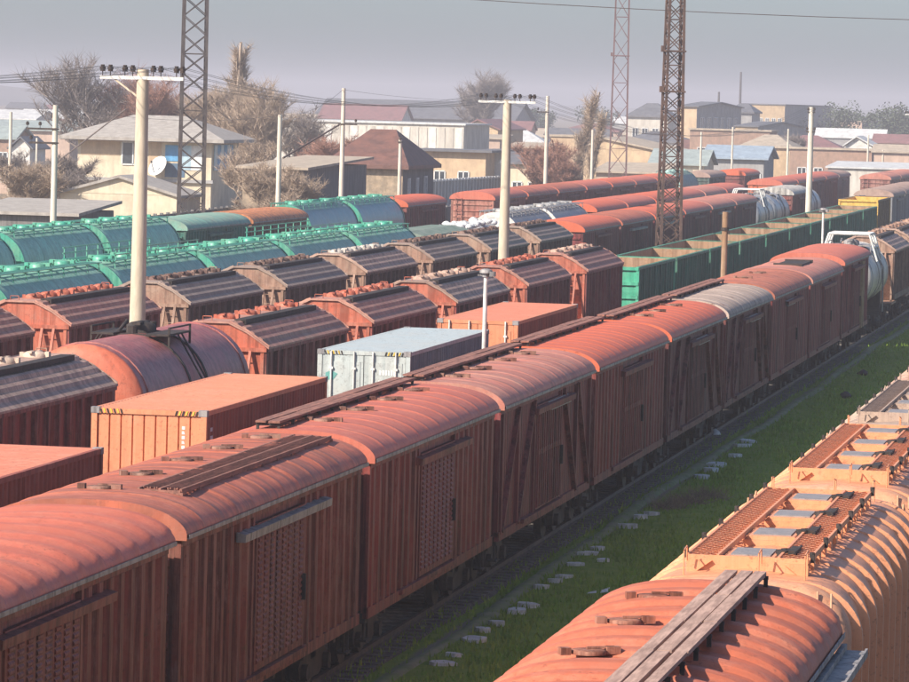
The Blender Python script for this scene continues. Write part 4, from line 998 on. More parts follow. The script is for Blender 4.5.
# ------------------------------------------------------------------ trees
BARK = {'grey': plain('grey bark', (.33, .28, .25), (.24, .20, .18), 3, .9), 'red': plain('reddish twig bark', (.46, .26, .19), (.36, .20, .15), 3, .9), 'tan': plain('tan twig bark', (.52, .41, .31), (.40, .31, .23), 3, .9), 'dark': plain('dark bark', (.13, .105, .09), (.09, .075, .065), 3, .9)}
def bare_tree(H, spread, seed, dense=1.0, poplar=False, tw=.022):
    """trunk and limbs in one mesh, fine twigs in another"""
    r = random.Random(seed); tr = MB(); cr = MB()
    def twig(p, d, ln):
        q = p+d*ln; a = d.orthogonal().normalized()*tw; cr.add([p-a, p+a, q], [(0, 1, 2)]); b_ = d.cross(a).normalized()*tw; cr.add([p-b_, p+b_, q], [(0, 1, 2)])
    def grow(p, d, ln, rad, lev):
        n = 3; pts = [p]
        for i in range(n):
            d = (d+Vector((r.gauss(0, .13), r.gauss(0, .13), .10 if not poplar else .25))).normalized(); pts.append(pts[-1]+d*(ln/n))
        for i in range(n): (tr if lev < 2 else cr).tube(pts[i], pts[i+1], rad*(1-.25*i/n), 5 if lev < 2 else 3, rad*(1-.25*(i+1)/n), caps=False)
        if lev >= (2 if poplar else 3):
            for _ in range(int((8 if not poplar else 9)*dense)):
                t = r.random(); q = pts[0].lerp(pts[-1], t); e = Vector((r.gauss(0, 1), r.gauss(0, 1), r.gauss(.35, .6))).normalized()
                e = (e+d*.8).normalized(); twig(q, e, ln*r.uniform(.5, 1.0) if not poplar else r.uniform(.6, 1.4))
            return
        k = {0: 8, 1: 6, 2: 5}[lev] if not poplar else {0: 40, 1: 5, 2: 3}[lev]
        k = max(2, int(k*dense**.5))
        for i in range(k):
            t = (i+.6)/k*(.75 if lev else .68)+(.28 if not poplar else .12); t = min(t, 1); j = min(int(t*n), n-1); q = pts[j].lerp(pts[j+1], t*n-j)
            az = r.uniform(0, 6.28); up = (.35 if not poplar else 1.9)+r.random()*.5
            e = Vector((math.cos(az)*spread, math.sin(az)*spread, up)).normalized(); e = (e+d*.35).normalized()
            grow(q, e, ln*(r.uniform(.5, .72) if not poplar else r.uniform(.22, .34)*(1.15-.6*t)), rad*(.5 if not poplar else .3), lev+1)
    grow(Vector((0, 0, -.3)), Vector((r.gauss(0, .05), r.gauss(0, .05), 1)).normalized(), H*(.55 if not poplar else .92), H*(.02 if not poplar else .011), 0)
    return tr, cr
def tree(label, px, Y, pytop, seed, bark='grey', spread=1.0, dense=1.0, poplar=False, group=None, name='bare_tree', tw=None):
    b = aty(px, pytop, Y); H = (b.z+.2)*1.08; tr, cr = bare_tree(H, spread, seed, dense, poplar, tw or .008+Y*.000045)
    zmax = max(v[2] for v in tr.v+cr.v); k = H/zmax
    root = thing(name, label, 'tree', (b.x, b.y, 0), 0, group)
    for nm, mb in (('trunk', tr), ('crown', cr)):
        mb.v = [(x*k, y*k, z*k) for x, y, z in mb.v]; part(nm, None, lambda: mb, BARK[bark], root)
tree('big bare grey tree with crooked limbs behind the left end of the two-storey house', 93, 425, 58, 1, 'grey', 1.2, 1.7)
tree('reddish-brown bare tree behind the roof of the two-storey house', 128, 428, 80, 2, 'red', 1.0, 2.6)
tree('dense reddish bare tree beside the tall concrete pole', 168, 432, 66, 3, 'red', 1.0, 2.8)
tree('bare brown tree right of the left lattice mast', 222, 425, 78, 4, 'tan', 1.1, 2.4)
tree('slim bare poplar behind the brown trees', 246, 440, 50, 5, 'tan', .8, 1.6, True)
tree('bare brown tree at the corner of the two-storey house', 262, 420, 82, 6, 'tan', 1.1, 2.2)
tree('thin bare tree above the rubble shed', 300, 440, 105, 7, 'grey', 1.1, 1.4)
tree('small bare tree beside the house corner', 247, 352, 140, 17, 'tan', 1.2, 1.6)
tree('slim pale bare poplar behind the far red train', 577, 450, 92, 8, 'tan', .5, 1.0, True)
tree('slim bare poplar beside the pale one', 590, 455, 112, 9, 'tan', .5, .9, True)
tree('pale misty bare tree behind the concrete pole with crossarm', 487, 900, 72, 10, 'grey', 1.0, 2.0)
tree('low bushy bare tree beside the square ochre block', 545, 432, 140, 11, 'red', 1.3, 2.2)
tree('bare brown bush tree below the bare poplars', 562, 428, 150, 12, 'red', 1.3, 2.4)
tree('bare bush tree at the foot of the left concrete pole', 30, 300, 165, 13, 'tan', 1.5, 2.4)
tree('bare thorny bush tree right of the left concrete pole', 66, 310, 158, 14, 'grey', 1.5, 2.4)
tree('low bare bush tree in front of the rubble shed', 268, 290, 168, 15, 'tan', 1.4, 2.2)
tree('bare bush tree against the rubble shed', 292, 298, 165, 16, 'tan', 1.4, 2.0)
tree('bare shrubby tree near the small tan hut', 10, 400, 150, 18, 'grey', 1.4, 2.0)
tree('bare tree behind the blue tin shed', 800, 640, 135, 19, 'grey', 1.3, 2.0)
tree('low bare tree behind the brown-roofed barn', 330, 380, 138, 20, 'red', 1.4, 2.0)
# misty leafy trees at the far right
LEAF = plain('far evergreen leaf', (.055, .075, .045), (.085, .10, .06), .5, .9, 0)
def leafy(H, wd, seed):
    r = random.Random(seed); tr = MB(); cr = MB(); tr.tube((0, 0, -.3), (0, 0, H*.6), H*.03, 6, H*.012)
    blobs = [(Vector((r.gauss(0, wd*.28), r.gauss(0, wd*.28), H*(.35+.52*r.random()))), r.uniform(.16, .28)*wd) for _ in range(26)]
    for c, _ in blobs: tr.tube((0, 0, H*.35), c, H*.008, 4, H*.003, caps=False)
    for c, rad in blobs:
        for _ in range(80):
            d = Vector((r.gauss(0, 1), r.gauss(0, 1), r.gauss(0, 1))).normalized()*rad*r.random()**.4; p = c+d; a = Vector((r.gauss(0, 1), r.gauss(0, 1), r.gauss(0, 1))).normalized(); b = a.orthogonal().normalized(); s = r.uniform(.14, .30)
            cr.add([p-a*s, p+b*s, p+a*s, p-b*s], [(0, 1, 2, 3)])
    return tr, cr
for i, (px, Y, pt) in enumerate(((806, 1000, 118), (824, 1050, 112), (838, 980, 104), (852, 1100, 112), (868, 1060, 112), (884, 960, 106), (898, 980, 104), (914, 1000, 110), (780, 1100, 118), (600, 1200, 108), (664, 1250, 108), (540, 1200, 110))):
    b = aty(px, pt, Y); H = b.z+.3; tr, cr = leafy(H, H*.75, 40+i)
    root = thing('leafy_tree', 'misty dark leafy tree in the far haze', 'tree', (b.x, b.y, 0), 0, 'misty trees in the far haze')
    part('trunk', None, lambda: tr, BARK['dark'], root); part('crown', None, lambda: cr, LEAF, root)
# ------------------------------------------------------------------ trains
# near track on the right
boxcar('red boxcar with ribbed roof and three raised roof planks, before the orange hoppers', T0, 46.2, SIDE_E, paint('ribbed orange red roof', (.52, .135, .068), .2, .12, .1, .62, .1, cross=.3), 'rib', 'waffle', 'rib',
       walk=(.20, .385, .57), hatches=[(-.55, -3.6), (-.55, -.5), (-.55, 2.4), (-.55, 5.0)], eave=4.12, rise=.50, seed=3, gutter=GREYM, walkm=WOODG, hatchmat=paint('rusted red hatch', (.36, .12, .07), .3, .4, .2, .7))
rb = bpy.data.objects['boxcar']
part('running_board', None, lambda: MB().box(1.66, 1.92, -6.9, 6.9, 3.86, 3.90).box(1.90, 1.93, -6.9, 6.9, 3.83, 3.93).box(1.60, 1.67, -6.9, 6.9, 3.88, 3.98), GREYM, rb)
big_hopper('pale orange hopper with grey hatch covers, coupled behind the ribbed-roof boxcar', T0, 62.3)
big_hopper('pale orange hopper coupled between the other orange hopper and the dusty grey-topped hopper', T0, 76.9)
GTOP = paint('dusty grey orange hopper paint', (.42, .30, .23), .5, .25, .5, .7, .2)
big_hopper('dusty grey-topped hopper coupled beyond the two pale orange hoppers', T0, 91.0, GTOP, GTOP)
big_hopper('dusty pinkish hopper at the far end of the orange hopper train', T0, 105.5, paint('dusty pink hopper paint', (.48, .28, .21), .5, .25, .5, .7, .2), GTOP)

# the long boxcar train beside the grass
y0 = 61.97
spec = [
 ('maroon boxcar with strongly ribbed salmon roof, nearest end of the long boxcar train', dict(body=SIDE_E, roof=ROOF_R, rstyle='rib', rise=.42, eave=3.98, seed=1)),
 ('rusty boxcar with a mesh roof walkway and a grey rail over its door', dict(body=SIDE_B, roof=ROOF_S, walk='mesh', rail=GREYM, hatches=[(-.25, -5.2), (-.25, -2.6), (-.25, .2), (-.2, 3.0), (-.1, 5.6)], seed=2)),
 ('oxblood boxcar with waffle door and salmon roof, next beyond the one with the mesh walkway', dict(body=SIDE_A, roof=ROOF_R, walk=(-.62, -.36), hatches=[(.12, -4.6), (.12, -1.5), (.12, 1.6), (.12, 4.6)], seed=3)),
 ('plank boxcar with diagonal braces and faded pink sooty roof above the grass strip', dict(body=SIDE_C, roof=ROOF_P, style='truss', door='plank', brace=True, rail=None, walk=(-.62, -.36), hatches=[(.1, -5), (.1, -2), (.1, 1.5), (.1, 4.5)], seed=4)),
 ('maroon boxcar with clean bright orange-red roof, between two plank-sided cars', dict(body=SIDE_A, roof=ROOF_O, style='rib', door='plank', rstyle='seam', walk=(-.62, -.36), seed=5)),
 ('plank boxcar with diagonal braces under a bright red roof with a few dark hatches', dict(body=SIDE_D, roof=ROOF_O, style='truss', door='plank', brace=True, walk=(-.5, -.24), hatches=[(.3, -4), (.3, -1), (.3, 3)], seed=6)),
 ('plank boxcar with bleached, peeling whitish roof', dict(body=SIDE_D, roof=ROOF_W, style='truss', door='plank', brace=True, walk=(-.5, -.24), seed=7)),
 ('maroon boxcar whose red roof has dark rust patches, beyond the bleached roof', dict(body=SIDE_C, roof=ROOF_K, style='rib', door='plank', seed=8, hatches=[(0, -3), (0, 2)])),
 ('maroon boxcar with pinkish brown roof holed by a dark rectangular hatch', dict(body=SIDE_C, roof=ROOF_P, style='rib', door='plank', seed=9)),
 ('tall maroon boxcar with flat pink roof and pale timber posts beside the white-caged tank', dict(body=SIDE_C, roof=ROOF_R, style='wide', door='plank', seed=10, eave=4.22, rise=.40)),
]
MAIN = []
for i, (lab, kw) in enumerate(spec):
    kw.setdefault('rail', None)
    MAIN.append(boxcar(lab, T1, y0+(i-.5)*L, full=True, **kw))
# small extras on single cars
def strip(root, y0_, y1_, eave, mat):
    part('cover_strip', None, lambda: MB().prism([(1.50, eave-.50), (1.64, eave-.53), (1.65, eave-.47), (1.56, eave-.34), (1.50, eave-.34)], y0_+.6, y1_-.3), mat, root)
strip(MAIN[3], -1.0, 3.0, 4.0, GREYM); strip(MAIN[5], -1.2, 2.6, 4.0, GREYM); strip(MAIN[6], -1.0, 3.0, 4.0, GREYM); strip(MAIN[7], -3.0, .6, 4.0, GREYM)
part('roof_opening', None, lambda: MB().box(-.25, .75, -3.4, 1.2, 4.42, 4.50).box(-.32, .82, -3.5, -3.4, 4.39, 4.55).box(-.32, .82, 1.2, 1.3, 4.39, 4.55), DARK, MAIN[8])
for y in (2.6, 3.3): part('timber_post', None, lambda: MB().box(1.50, 1.62, y-.16, y+.16, 1.05, 4.0), plain('bare timber', (.42, .30, .17), (.30, .20, .11), 3, .85), MAIN[9])
tank_wagon('pale tank wagon with a white pipe cage on top, behind the tall boxcar', T1, 202.6, paint('dull white tank', (.55, .53, .50), .2, .3, .15, .5, .4), paint('dull white tank', (.5, .5, .5)), cage=WHITEP, r=1.42, fit=GREYM, zc=2.9)
for i in range(4):
    hopper(('dusty grey-brown hopper coupled behind the white-caged tank', 'dusty grey-brown hopper, second beyond the white-caged tank', 'dusty grey-brown hopper, third beyond the white-caged tank', 'dusty grey-brown hopper, fourth beyond the white-caged tank')[i], T1, 216.0+i*L, HOP_LR, HOP_B, HOP_BS, HOP_B, seed=i)

# containers on flat wagons
FL = paint('flat wagon brown', (.16, .06, .045), .2, .4, .1, .7)
for lab, y in (('flat wagon under the salmon-topped container', 70.8), ('flat wagon under the orange container', 91.3), ('flat wagon under the white container', 113.3), ('flat wagon under the red container with white door bars', 132.2)):
    flat_wagon(lab, T2, y, 8.6 if y != 132.2 else 8.9, FL)
ZB = 1.21
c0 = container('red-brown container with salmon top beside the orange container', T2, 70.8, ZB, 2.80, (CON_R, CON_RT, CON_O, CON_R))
c1 = container('orange container with black and yellow warning bars and panelled end', T2, 91.3, ZB, 2.92, (CON_R, CON_OT, CON_O, CON_O))  # orange all round; the red brown side has its shade painted in
hazard(c1, 6.096, ZB+2.92, None)
c2 = container('white container with pale grey top and painted-in shade on its side, doors facing out', T2, 114.0, ZB, 2.92, (CON_WS, CON_WT, CON_W, CON_W), 'door')
hazard(c2, 6.096, ZB+2.92, None)
c3 = container('red container with white locking bars on its doors', T2, 131.4, ZB, 2.92, (CON_R, CON_RT, CON_O, CON_O), 'door')
TL = plain('teal logo', (.14, .42, .37), (.16, .36, .33), 5, .6, 0); GL = plain('grey lettering', (.80, .80, .76), (.6, .6, .58), 6, .6, 0)
def decal(root, pts, y, mat, name='marking'):
    part(name, None, lambda: MB().prism(pts, y-.006, y), mat, root)
# white container: slanted teal emblem upper left, two rows of pale letters upper right
zt = ZB+2.92; ye = -6.096+.003
decal(c2, [(-1.0, zt-.78), (-.80, zt-.78), (-.68, zt-.62), (-.84, zt-.54), (-1.0, zt-.60)][::-1], ye, TL, 'emblem')
rnd = random.Random(3)
for r_, (zz, x0_, n, h) in enumerate(((zt-.62, .42, 6, .13), (zt-.92, .40, 8, .17))):
    for i in range(n):
        xx = x0_+i*.075
        if not (r_ and i == 5): decal(c2, [(xx, zz), (xx+.05, zz), (xx+.05, zz+h*(1 if i % 3 else .8)), (xx, zz+h)][::-1], ye, GL)
# orange container: column of white characters on the end, another down its shaded side; red container: rows of white print
for i in range(11): decal(c1, [(.70, zt-.40-i*.10), (.765, zt-.40-i*.10), (.765-.02*(i % 2), zt-.335-i*.10), (.70, zt-.335-i*.10)][::-1], -6.096+.034, GL)
for i in range(7): part('marking', None, lambda: MB().box(1.192, 1.20, -5.62, -5.44+.04*(i % 3), zt-.46-i*.17, zt-.38-i*.17), GL, c1)
for i in range(16):
    xx = -.95+(i % 8)*.24; zz = zt-.9-(i//8)*.28
    decal(c3, [(xx, zz), (xx+.14, zz), (xx+.14, zz+.10), (xx, zz+.10)][::-1], -6.096+.003, GL)

# third row: hopper, tank, hoppers, gondolas
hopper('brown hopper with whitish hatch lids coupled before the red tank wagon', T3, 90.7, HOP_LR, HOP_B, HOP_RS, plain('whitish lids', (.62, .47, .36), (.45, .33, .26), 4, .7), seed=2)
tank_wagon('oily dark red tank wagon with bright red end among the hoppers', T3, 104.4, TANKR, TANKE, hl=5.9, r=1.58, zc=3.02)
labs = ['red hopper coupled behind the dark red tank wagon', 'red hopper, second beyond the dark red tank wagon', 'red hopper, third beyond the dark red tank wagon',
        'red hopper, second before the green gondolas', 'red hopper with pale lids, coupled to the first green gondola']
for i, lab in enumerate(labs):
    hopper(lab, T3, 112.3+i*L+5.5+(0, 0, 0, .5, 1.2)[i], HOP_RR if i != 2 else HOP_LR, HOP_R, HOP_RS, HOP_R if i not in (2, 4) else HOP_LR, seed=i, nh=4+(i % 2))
G = 13.92
ords = ['first', 'second', 'third', 'fourth', 'fifth', 'sixth', 'seventh', 'eighth', 'ninth', 'tenth']
for i in range(10):
    gondola('empty dark green gondola, rusty inside, %s behind the red hoppers' % ords[i], T3, 188.4+i*G+6.8, GREENG, RUSTIN, GREENL if i in (0,) else GREENG, group='green gondolas')
gondola('gondola with yellow inside end wall, after the green gondolas', T3, 188.4+10*G+6.8, paint('olive brown gondola', (.20, .14, .06), .2, .3, .2, .7), YELLOW, YELLOW, top=3.9)
for i in range(3): boxcar(('grey boxcar coupled behind the yellow gondola', 'grey boxcar, second behind the yellow gondola', 'grey boxcar, third behind the yellow gondola')[i], T3, 350+i*L, paint('grey wagon side', (.20, .21, .23), .2, .3, .2), ROOF_G, 'rib', 'plank', seed=11, lod=True)

# fourth row
PALELID = plain('pale lids', (.52, .48, .42), (.36, .32, .28), 4, .7)
q4 = ['red-brown hopper cut off at the end of the brown hopper row', 'red hopper with red lids leading the brown hopper row', 'brown hopper coupled behind the red hopper with red lids',
      'brown hopper with sooty roof, second behind the red hopper with red lids', 'brown hopper with pale lids in the middle of the brown row',
      'brown hopper next beyond the one with pale lids', 'brown hopper standing behind the tall concrete pole with crossarm', 'brown hopper coupled to the first red boxcar']
for i, lab in enumerate(q4):
    r_ = [HOP_RR, HOP_RR, HOP_BR, HOP_BR, HOP_LR, HOP_BR, HOP_BR, HOP_BR][i]; e = [HOP_R, HOP_R, HOP_B, HOP_B, HOP_B, HOP_B, HOP_B, HOP_B][i]
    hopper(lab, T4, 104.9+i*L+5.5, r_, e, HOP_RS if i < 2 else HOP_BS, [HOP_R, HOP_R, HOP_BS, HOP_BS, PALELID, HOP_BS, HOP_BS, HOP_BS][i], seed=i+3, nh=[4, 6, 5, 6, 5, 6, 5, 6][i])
b4 = [('red-roofed boxcar with lit red end, first beyond the brown hoppers', SIDE_C, ROOF_O), ('maroon boxcar with orange sooty roof and grey door strip, second beyond the brown hoppers', SIDE_D, ROOF_S),
      ('maroon boxcar with bright roof seen through the rusty lattice mast', SIDE_C, ROOF_O), ('maroon boxcar with orange roof just past the rusty lattice mast', SIDE_D, ROOF_R),
      ('boxcar with dull pink roof, second past the rusty lattice mast', SIDE_D, ROOF_P), ('boxcar with dull pink roof coupled to the silver tanks', SIDE_D, ROOF_P)]
for i, (lab, s_, r_) in enumerate(b4):
    boxcar(lab, T4, 222.8+i*L+6.95, s_, r_, 'rib', 'plank', seed=12+i % 2, rail=GREYM if i in (1, 2, 4) else None, endmat=ORGBOX, lod=True)
tank_wagon('silver tank wagon coupled to the pink-roofed boxcar', T4, 318.8, SILVER, SILVER, cage=WHITEP, fit=GREYM)
tank_wagon('silver tank wagon next to the pale-roofed boxcar', T4, 331.0, SILVER, SILVER, fit=GREYM)
boxcar('dark boxcar with pale grey-white roof between silver tanks', T4, 344.6, SIDE_D, paint('chalk roof', (.55, .53, .48), .3, .15, .2), 'rib', 'plank', seed=11, lod=True)
tank_wagon('silver tank wagon beyond the pale-roofed boxcar', T4, 358.6, SILVER, SILVER, fit=GREYM)
for i in range(3): boxcar(('red boxcar standing alone in the far yard, lit end first', 'red boxcar in the far yard, coupled behind the lit end one', 'red boxcar in the far yard, last behind the lit end one')[i], T4+1.0, 436+i*L, paint('dusty pink red side', (.33, .12, .10), .3, .2, .3), ROOF_P, 'wide', 'plank', seed=11, lod=True)

# fifth row: teal hoppers, tarped and stone wagons, silver round hoppers, boxcars
for i in range(6):
    round_hopper(('teal round-backed hopper cut off at the end of the front teal row', 'teal hopper with latticed side railing, second of the front teal row', 'teal hopper with bare hatches behind the tall concrete pole',
                  'teal hopper with latticed railing in front of the teal boxcar', 'teal hopper with bare hatches in front of the orange boxcar', 'teal hopper with railing coupled to the tarped wagon')[i], T5, 117.7+i*L+7.1, kind=(i+1) % 2)
tg = gondola('light green gondola under a dark green tarpaulin', T5, 206.2+6.8, TEAL, RUSTIN, GREENL, top=3.7)
part('tarpaulin', None, lambda: MB().prism([(-1.55, 3.66), (-1.50, 3.95), (-.6, 4.16), (.6, 4.16), (1.50, 3.95), (1.55, 3.66)][::-1], -6.5, 6.5), TARP, tg)
sg = gondola('gondola heaped with white stone and sacks behind the brown hoppers', T5, 220.6+6.8, SIDE_D, RUSTIN, SIDE_D, top=3.5)
def heap(seed):
    r = random.Random(seed); m = MB(); rows = []
    for i in range(27):
        y = -6.4+i*12.8/26; e = min(1, (6.4-abs(y))/.9)
        rows.append([(x, y, 3.35+e*(1-(x/1.4)**2)*(.62+.2*math.sin(i*1.3))+r.uniform(-.08, .08)) for x in [-1.36+2.72*j/12 for j in range(13)]])
    m.grid(rows[::-1], smooth=False); return m
ld = part('load', None, lambda: heap(4), STONEW, sg)
rnd = random.Random(9)
def sack_mb():
    m = MB(); rows = []
    for i in range(6):
        f = math.sin(math.pi*(i+.25)/5.5); rows.append([(.42*(i/5-.5)*2*.6, .22*f*math.cos(2*math.pi*j/8), .16*f*math.sin(2*math.pi*j/8)) for j in range(8)])
    m.grid(rows[::-1], smooth=True, close=True); return m
for i in range(26):
    part('sack', 'sack', sack_mb, SACK, ld, (rnd.uniform(-1.0, 1.2), rnd.uniform(-5.8, 5.6), 4.0+rnd.uniform(-.06, .12)), (rnd.uniform(-.2, .2), rnd.uniform(-.2, .2), rnd.uniform(0, 3)))
GS = paint('dull silver shell', (.36, .37, .37), .3, .2, .25, .45, .3, spec=.5)
for i in range(2): round_hopper(('silver grey round-backed wagon coupled to the white stone load', 'silver grey round-backed wagon in front of the far red boxcars')[i], T5, 235.6+i*L+7.1, GS, GS, GS, top=4.45, spring=2.4, endm=WHITEP)
b5 = ['red-roofed boxcar coupled behind the silver round-backed wagons', 'red-roofed boxcar, second behind the silver round-backed wagons', 'red-roofed boxcar, third behind the silver round-backed wagons', 'red-roofed boxcar, fourth behind the silver round-backed wagons', 'red-roofed boxcar, fifth behind the silver round-backed wagons', 'red-roofed boxcar, last behind the silver round-backed wagons']
for i, lab in enumerate(b5): boxcar(lab, T5, 265.5+i*L+6.95, SIDE_D, (ROOF_O, ROOF_R, ROOF_O, ROOF_R, ROOF_P, ROOF_R)[i], 'rib', 'plank', seed=12, lod=True)
b5b = [('bright orange boxcar with lit ribbed end, alone beyond the silver tanks', ORGBOX, ROOF_R), ('orange boxcar coupled behind the bright orange one', ORGBOX, ROOF_R), ('dark maroon boxcar coupled behind the two orange ones', SIDE_D, ROOF_R), ('dark maroon boxcar, second behind the two orange ones', SIDE_D, ROOF_R), ('grey hopper-like boxcar at the tail of the orange boxcars', paint('grey wagon side', (.2, .21, .23)), ROOF_G)]
for i, (lab, s_, r_) in enumerate(b5b): boxcar(lab, T5+.6, 378+i*L+6.95, s_, r_, 'wide', 'plank', seed=12, lod=True)

# rear row
for i, y in enumerate((160.4, 175.1, 189.8)): round_hopper(('teal round-backed hopper at the cut-off end of the rear teal row', 'teal hopper of the rear row in front of the grey flat shed roof', 'teal hopper of the rear row, coupled to the teal boxcar')[i], T6, y+7.1, kind=0)
boxcar('teal ribbed boxcar with faded pale green roof', T6, 204.7+6.95, paint('teal boxcar side', (.03, .16, .13), .2, .3, .1), ROOF_T, 'rib', 'plank', seed=13, lod=True)
boxcar('brown ribbed boxcar with bright orange roof in the rear row', T6, 219.4+6.95, paint('brown boxcar side', (.16, .07, .05), .2, .3, .1), paint('orange roof', (.60, .22, .085), .15, .08, .06), 'rib', 'plank', seed=13, lod=True)
for i, y in enumerate((234.1, 248.8)): round_hopper(('pale teal hopper coupled behind the orange-roofed boxcar', 'pale teal hopper coupled to the red boxcar of the rear row')[i], T6, y+7.1, paint('pale teal shell', (.10, .27, .28), .3, .1, .15, .36, .2, spec=.6), TEAL, kind=0)
boxcar('red-roofed boxcar at the tail of the rear teal row', T6, 263.5+6.95, SIDE_D, ROOF_O, 'rib', 'plank', seed=13, lod=True)
b6 = ['boxcar with lit pinkish end leading the far red train by the fence', 'boxcar with sooty orange roof, second of the far red train', 'boxcar with sooty roof, third of the far red train', 'boxcar, fourth of the far red train by the pink lattice mast', 'boxcar with orange roof, fifth of the far red train', 'boxcar with red roof, sixth of the far red train', 'boxcar with red roof, seventh of the far red train']
pink = paint('pinkish red end', (.40, .15, .11), .3, .2, .2)
for i, lab in enumerate(b6): boxcar(lab, T6+1.2, 289.5+i*L+6.95, pink if i == 0 else SIDE_D, (ROOF_R, ROOF_S, ROOF_S, ROOF_R, ROOF_O, ROOF_R, ROOF_O)[i], 'rib', 'plank', seed=13, lod=True)
round_hopper('pale teal wagon with rounded end beyond the far red train', T6+1.2, 402, paint('mint shell', (.2, .42, .40), .3, .1, .1), paint('mint end', (.35, .55, .50), .2, .1, .1), TEALB)
boxcar('dark green-sided wagon with brown roof beyond the far red train', T6+2, 418, paint('dark green side', (.06, .11, .10), .2, .2, .1), ROOF_G, 'rib', 'plank', seed=13, lod=True)
boxcar('small red-roofed boxcar between the dark green wagon and the orange boxcars', T6+3.5, 436, SIDE_D, ROOF_O, 'rib', 'plank', seed=13, lod=True)
# ------------------------------------------------------------------ poles, masts, wires
CONC = plain('pale concrete pole', (.62, .53, .40), (.50, .42, .31), 1.3, .9, .4, sc=(3, 3, .5))
CONC2 = plain('whiter concrete pole', (.66, .60, .50), (.55, .49, .40), 1.3, .9, .4, sc=(3, 3, .5))
INS = plain('dark insulator', (.05, .035, .03), (.08, .06, .05), 5, .3, 0)
RUSTY = plain('rusty lattice steel', (.14, .085, .065), (.075, .05, .042), 2, .8); PINKM = plain('pink primed lattice steel', (.19, .11, .11), (.13, .085, .085), 2, .8); GREYS = plain('dark lattice steel', (.10, .085, .08), (.06, .05, .05), 2, .8)
def pole_mb(h, r0, r1): return MB().tube((0, 0, -.4), (0, 0, h), r0, 12, r1)
def ins_mb(): return MB().tube((0, 0, 0), (0, 0, .14), .018, 6).disc((0, 0, .12), .075, .06, 10).disc((0, 0, .18), .09, .07, 10).disc((0, 0, .25), .06, .06, 10)
def pole(label, x, y, h, r0=.19, r1=.13, mat=None, arms=(), rz=0, group=None, tilt=0):
    root = thing('utility_pole', label, 'pole', (x, y, 0), 0, group); root.rotation_euler = (0, tilt, rz)
    part('shaft', ('pol', round(h, 2), r0, r1), lambda: pole_mb(h, r0, r1), mat or CONC, root)
    for (z, xa, xb, n, am) in arms:
        a = part('crossarm', None, lambda: MB().box(xa, xb, -.16, -.08, z-.05, z+.05).box(-.16, .16, -.17, .17, z-.03, z+.03), am, root)
        xs = n if isinstance(n, (list, tuple)) else [xa+.06+(xb-xa-.12)*i/max(1, n-1) for i in range(n)]
        for xx in xs: part('insulator', 'ins', ins_mb, INS, a, (xx, -.12, z+.05))
    return root
IX = [-1.16, -.93, -.50, -.27, .34, .56, 1.02, 1.20]
PX = -30.2
def px_at(px, x):        # distance at which a thing standing on line x shows at pixel column px
    d = ray(px, 160); return x/d.x*d.y
p1 = px_at(141, PX); p2 = px_at(506, PX); p3 = px_at(810, PX)
pole('tall concrete pole with white crossarm and eight insulators behind the dark red tank wagon', PX, p1, 11.3, .27, .17, CONC, [(11.05, -1.23, 1.23, IX, WHITEP)])
part('brace', None, lambda: MB().beam((-.8, -.1, 11.0), (-.1, -.1, 10.5), .05, .05), CONC, [o for o in bpy.data.objects if o.name.startswith('utility_pole')][-1])
pole('concrete pole with white crossarm and eight insulators among the brown hoppers', PX, p2, 10.75, .27, .18, CONC, [(10.65, -1.27, 1.27, IX, WHITEP)])
pole('concrete pole with small dark clamps standing behind the green gondolas', PX, p3, 10.9, .27, .2, CONC2, [(9.0, -.35, .35, 2, STEEL), (10.5, -.3, .3, 2, STEEL)])
pole('concrete pole with crossarm, before the yard\'s other poles', PX, p1-66, 11.3, .27, .17, CONC, [(11.05, -1.23, 1.23, IX, WHITEP)])
pole('concrete pole with crossarm, last beyond the gondolas', PX, p3+120, 10.9, .27, .17, CONC, [(10.5, -1.23, 1.23, IX, WHITEP)])
def wire(label, pts, r=.012, group=None):
    """sagging span between fixed points"""
    m = MB(); P = []
    for (a, b, sag) in pts:
        a = Vector(a); b = Vector(b)
        for i in range(13):
            t = i/12; q = a.lerp(b, t); q.z -= sag*4*t*(1-t); P.append(q)
    m.path(P, r, 4); o = part('overhead_wire', None, lambda: m, INS); tag(o, label, 'wire', group)
for i, xx in enumerate(IX):
    wire('thin wire strung along the crossarmed concrete poles', [((PX+xx, p1-66-.1, 11.38), (PX+xx, p1-.12, 11.38), .75), ((PX+xx, p1-.12, 11.38), (PX+xx, p2-.12, 10.98), .8), ((PX+xx, p2-.12, 10.98), (PX+xx*.4, p3, 10.85), 2.0)], .007, 'wires along the crossarmed poles')
BX = -57.0
def bp(px): return px_at(px, BX)
ARM = lambda z: (z, -1.3, -.1, [-1.2, -.6], STEEL)
pole('concrete pole with two short left crossarms behind the rear teal hoppers', BX, bp(54.5), 9.9, .19, .13, CONC2, [(8.7, -1.45, .1, [-1.4, -.75], STEEL), (8.0, -1.3, .1, [-1.2], STEEL)])
pole('concrete pole behind the orange-roofed boxcar', BX, bp(279), 9.5, .18, .13, CONC2)
pole('taller concrete pole with strut in front of the brown-roofed barn', BX, bp(342), 11.3, .19, .13, CONC2, [(8.9, -.3, 1.0, [.9], STEEL)])
pole('short concrete pole in front of the barn\'s shaded side', BX, bp(400), 7.8, .16, .12, CONC2, [(7.6, -.15, .15, [0], STEEL)])
pole('tall pale concrete pole beside the far red train', BX, bp(546), 11.3, .20, .15, CONC2, [(9.9, -.9, .1, [-.8], STEEL)])
pole('short concrete pole by the pink lattice mast', BX, bp(592), 8.3, .16, .12, CONC2)
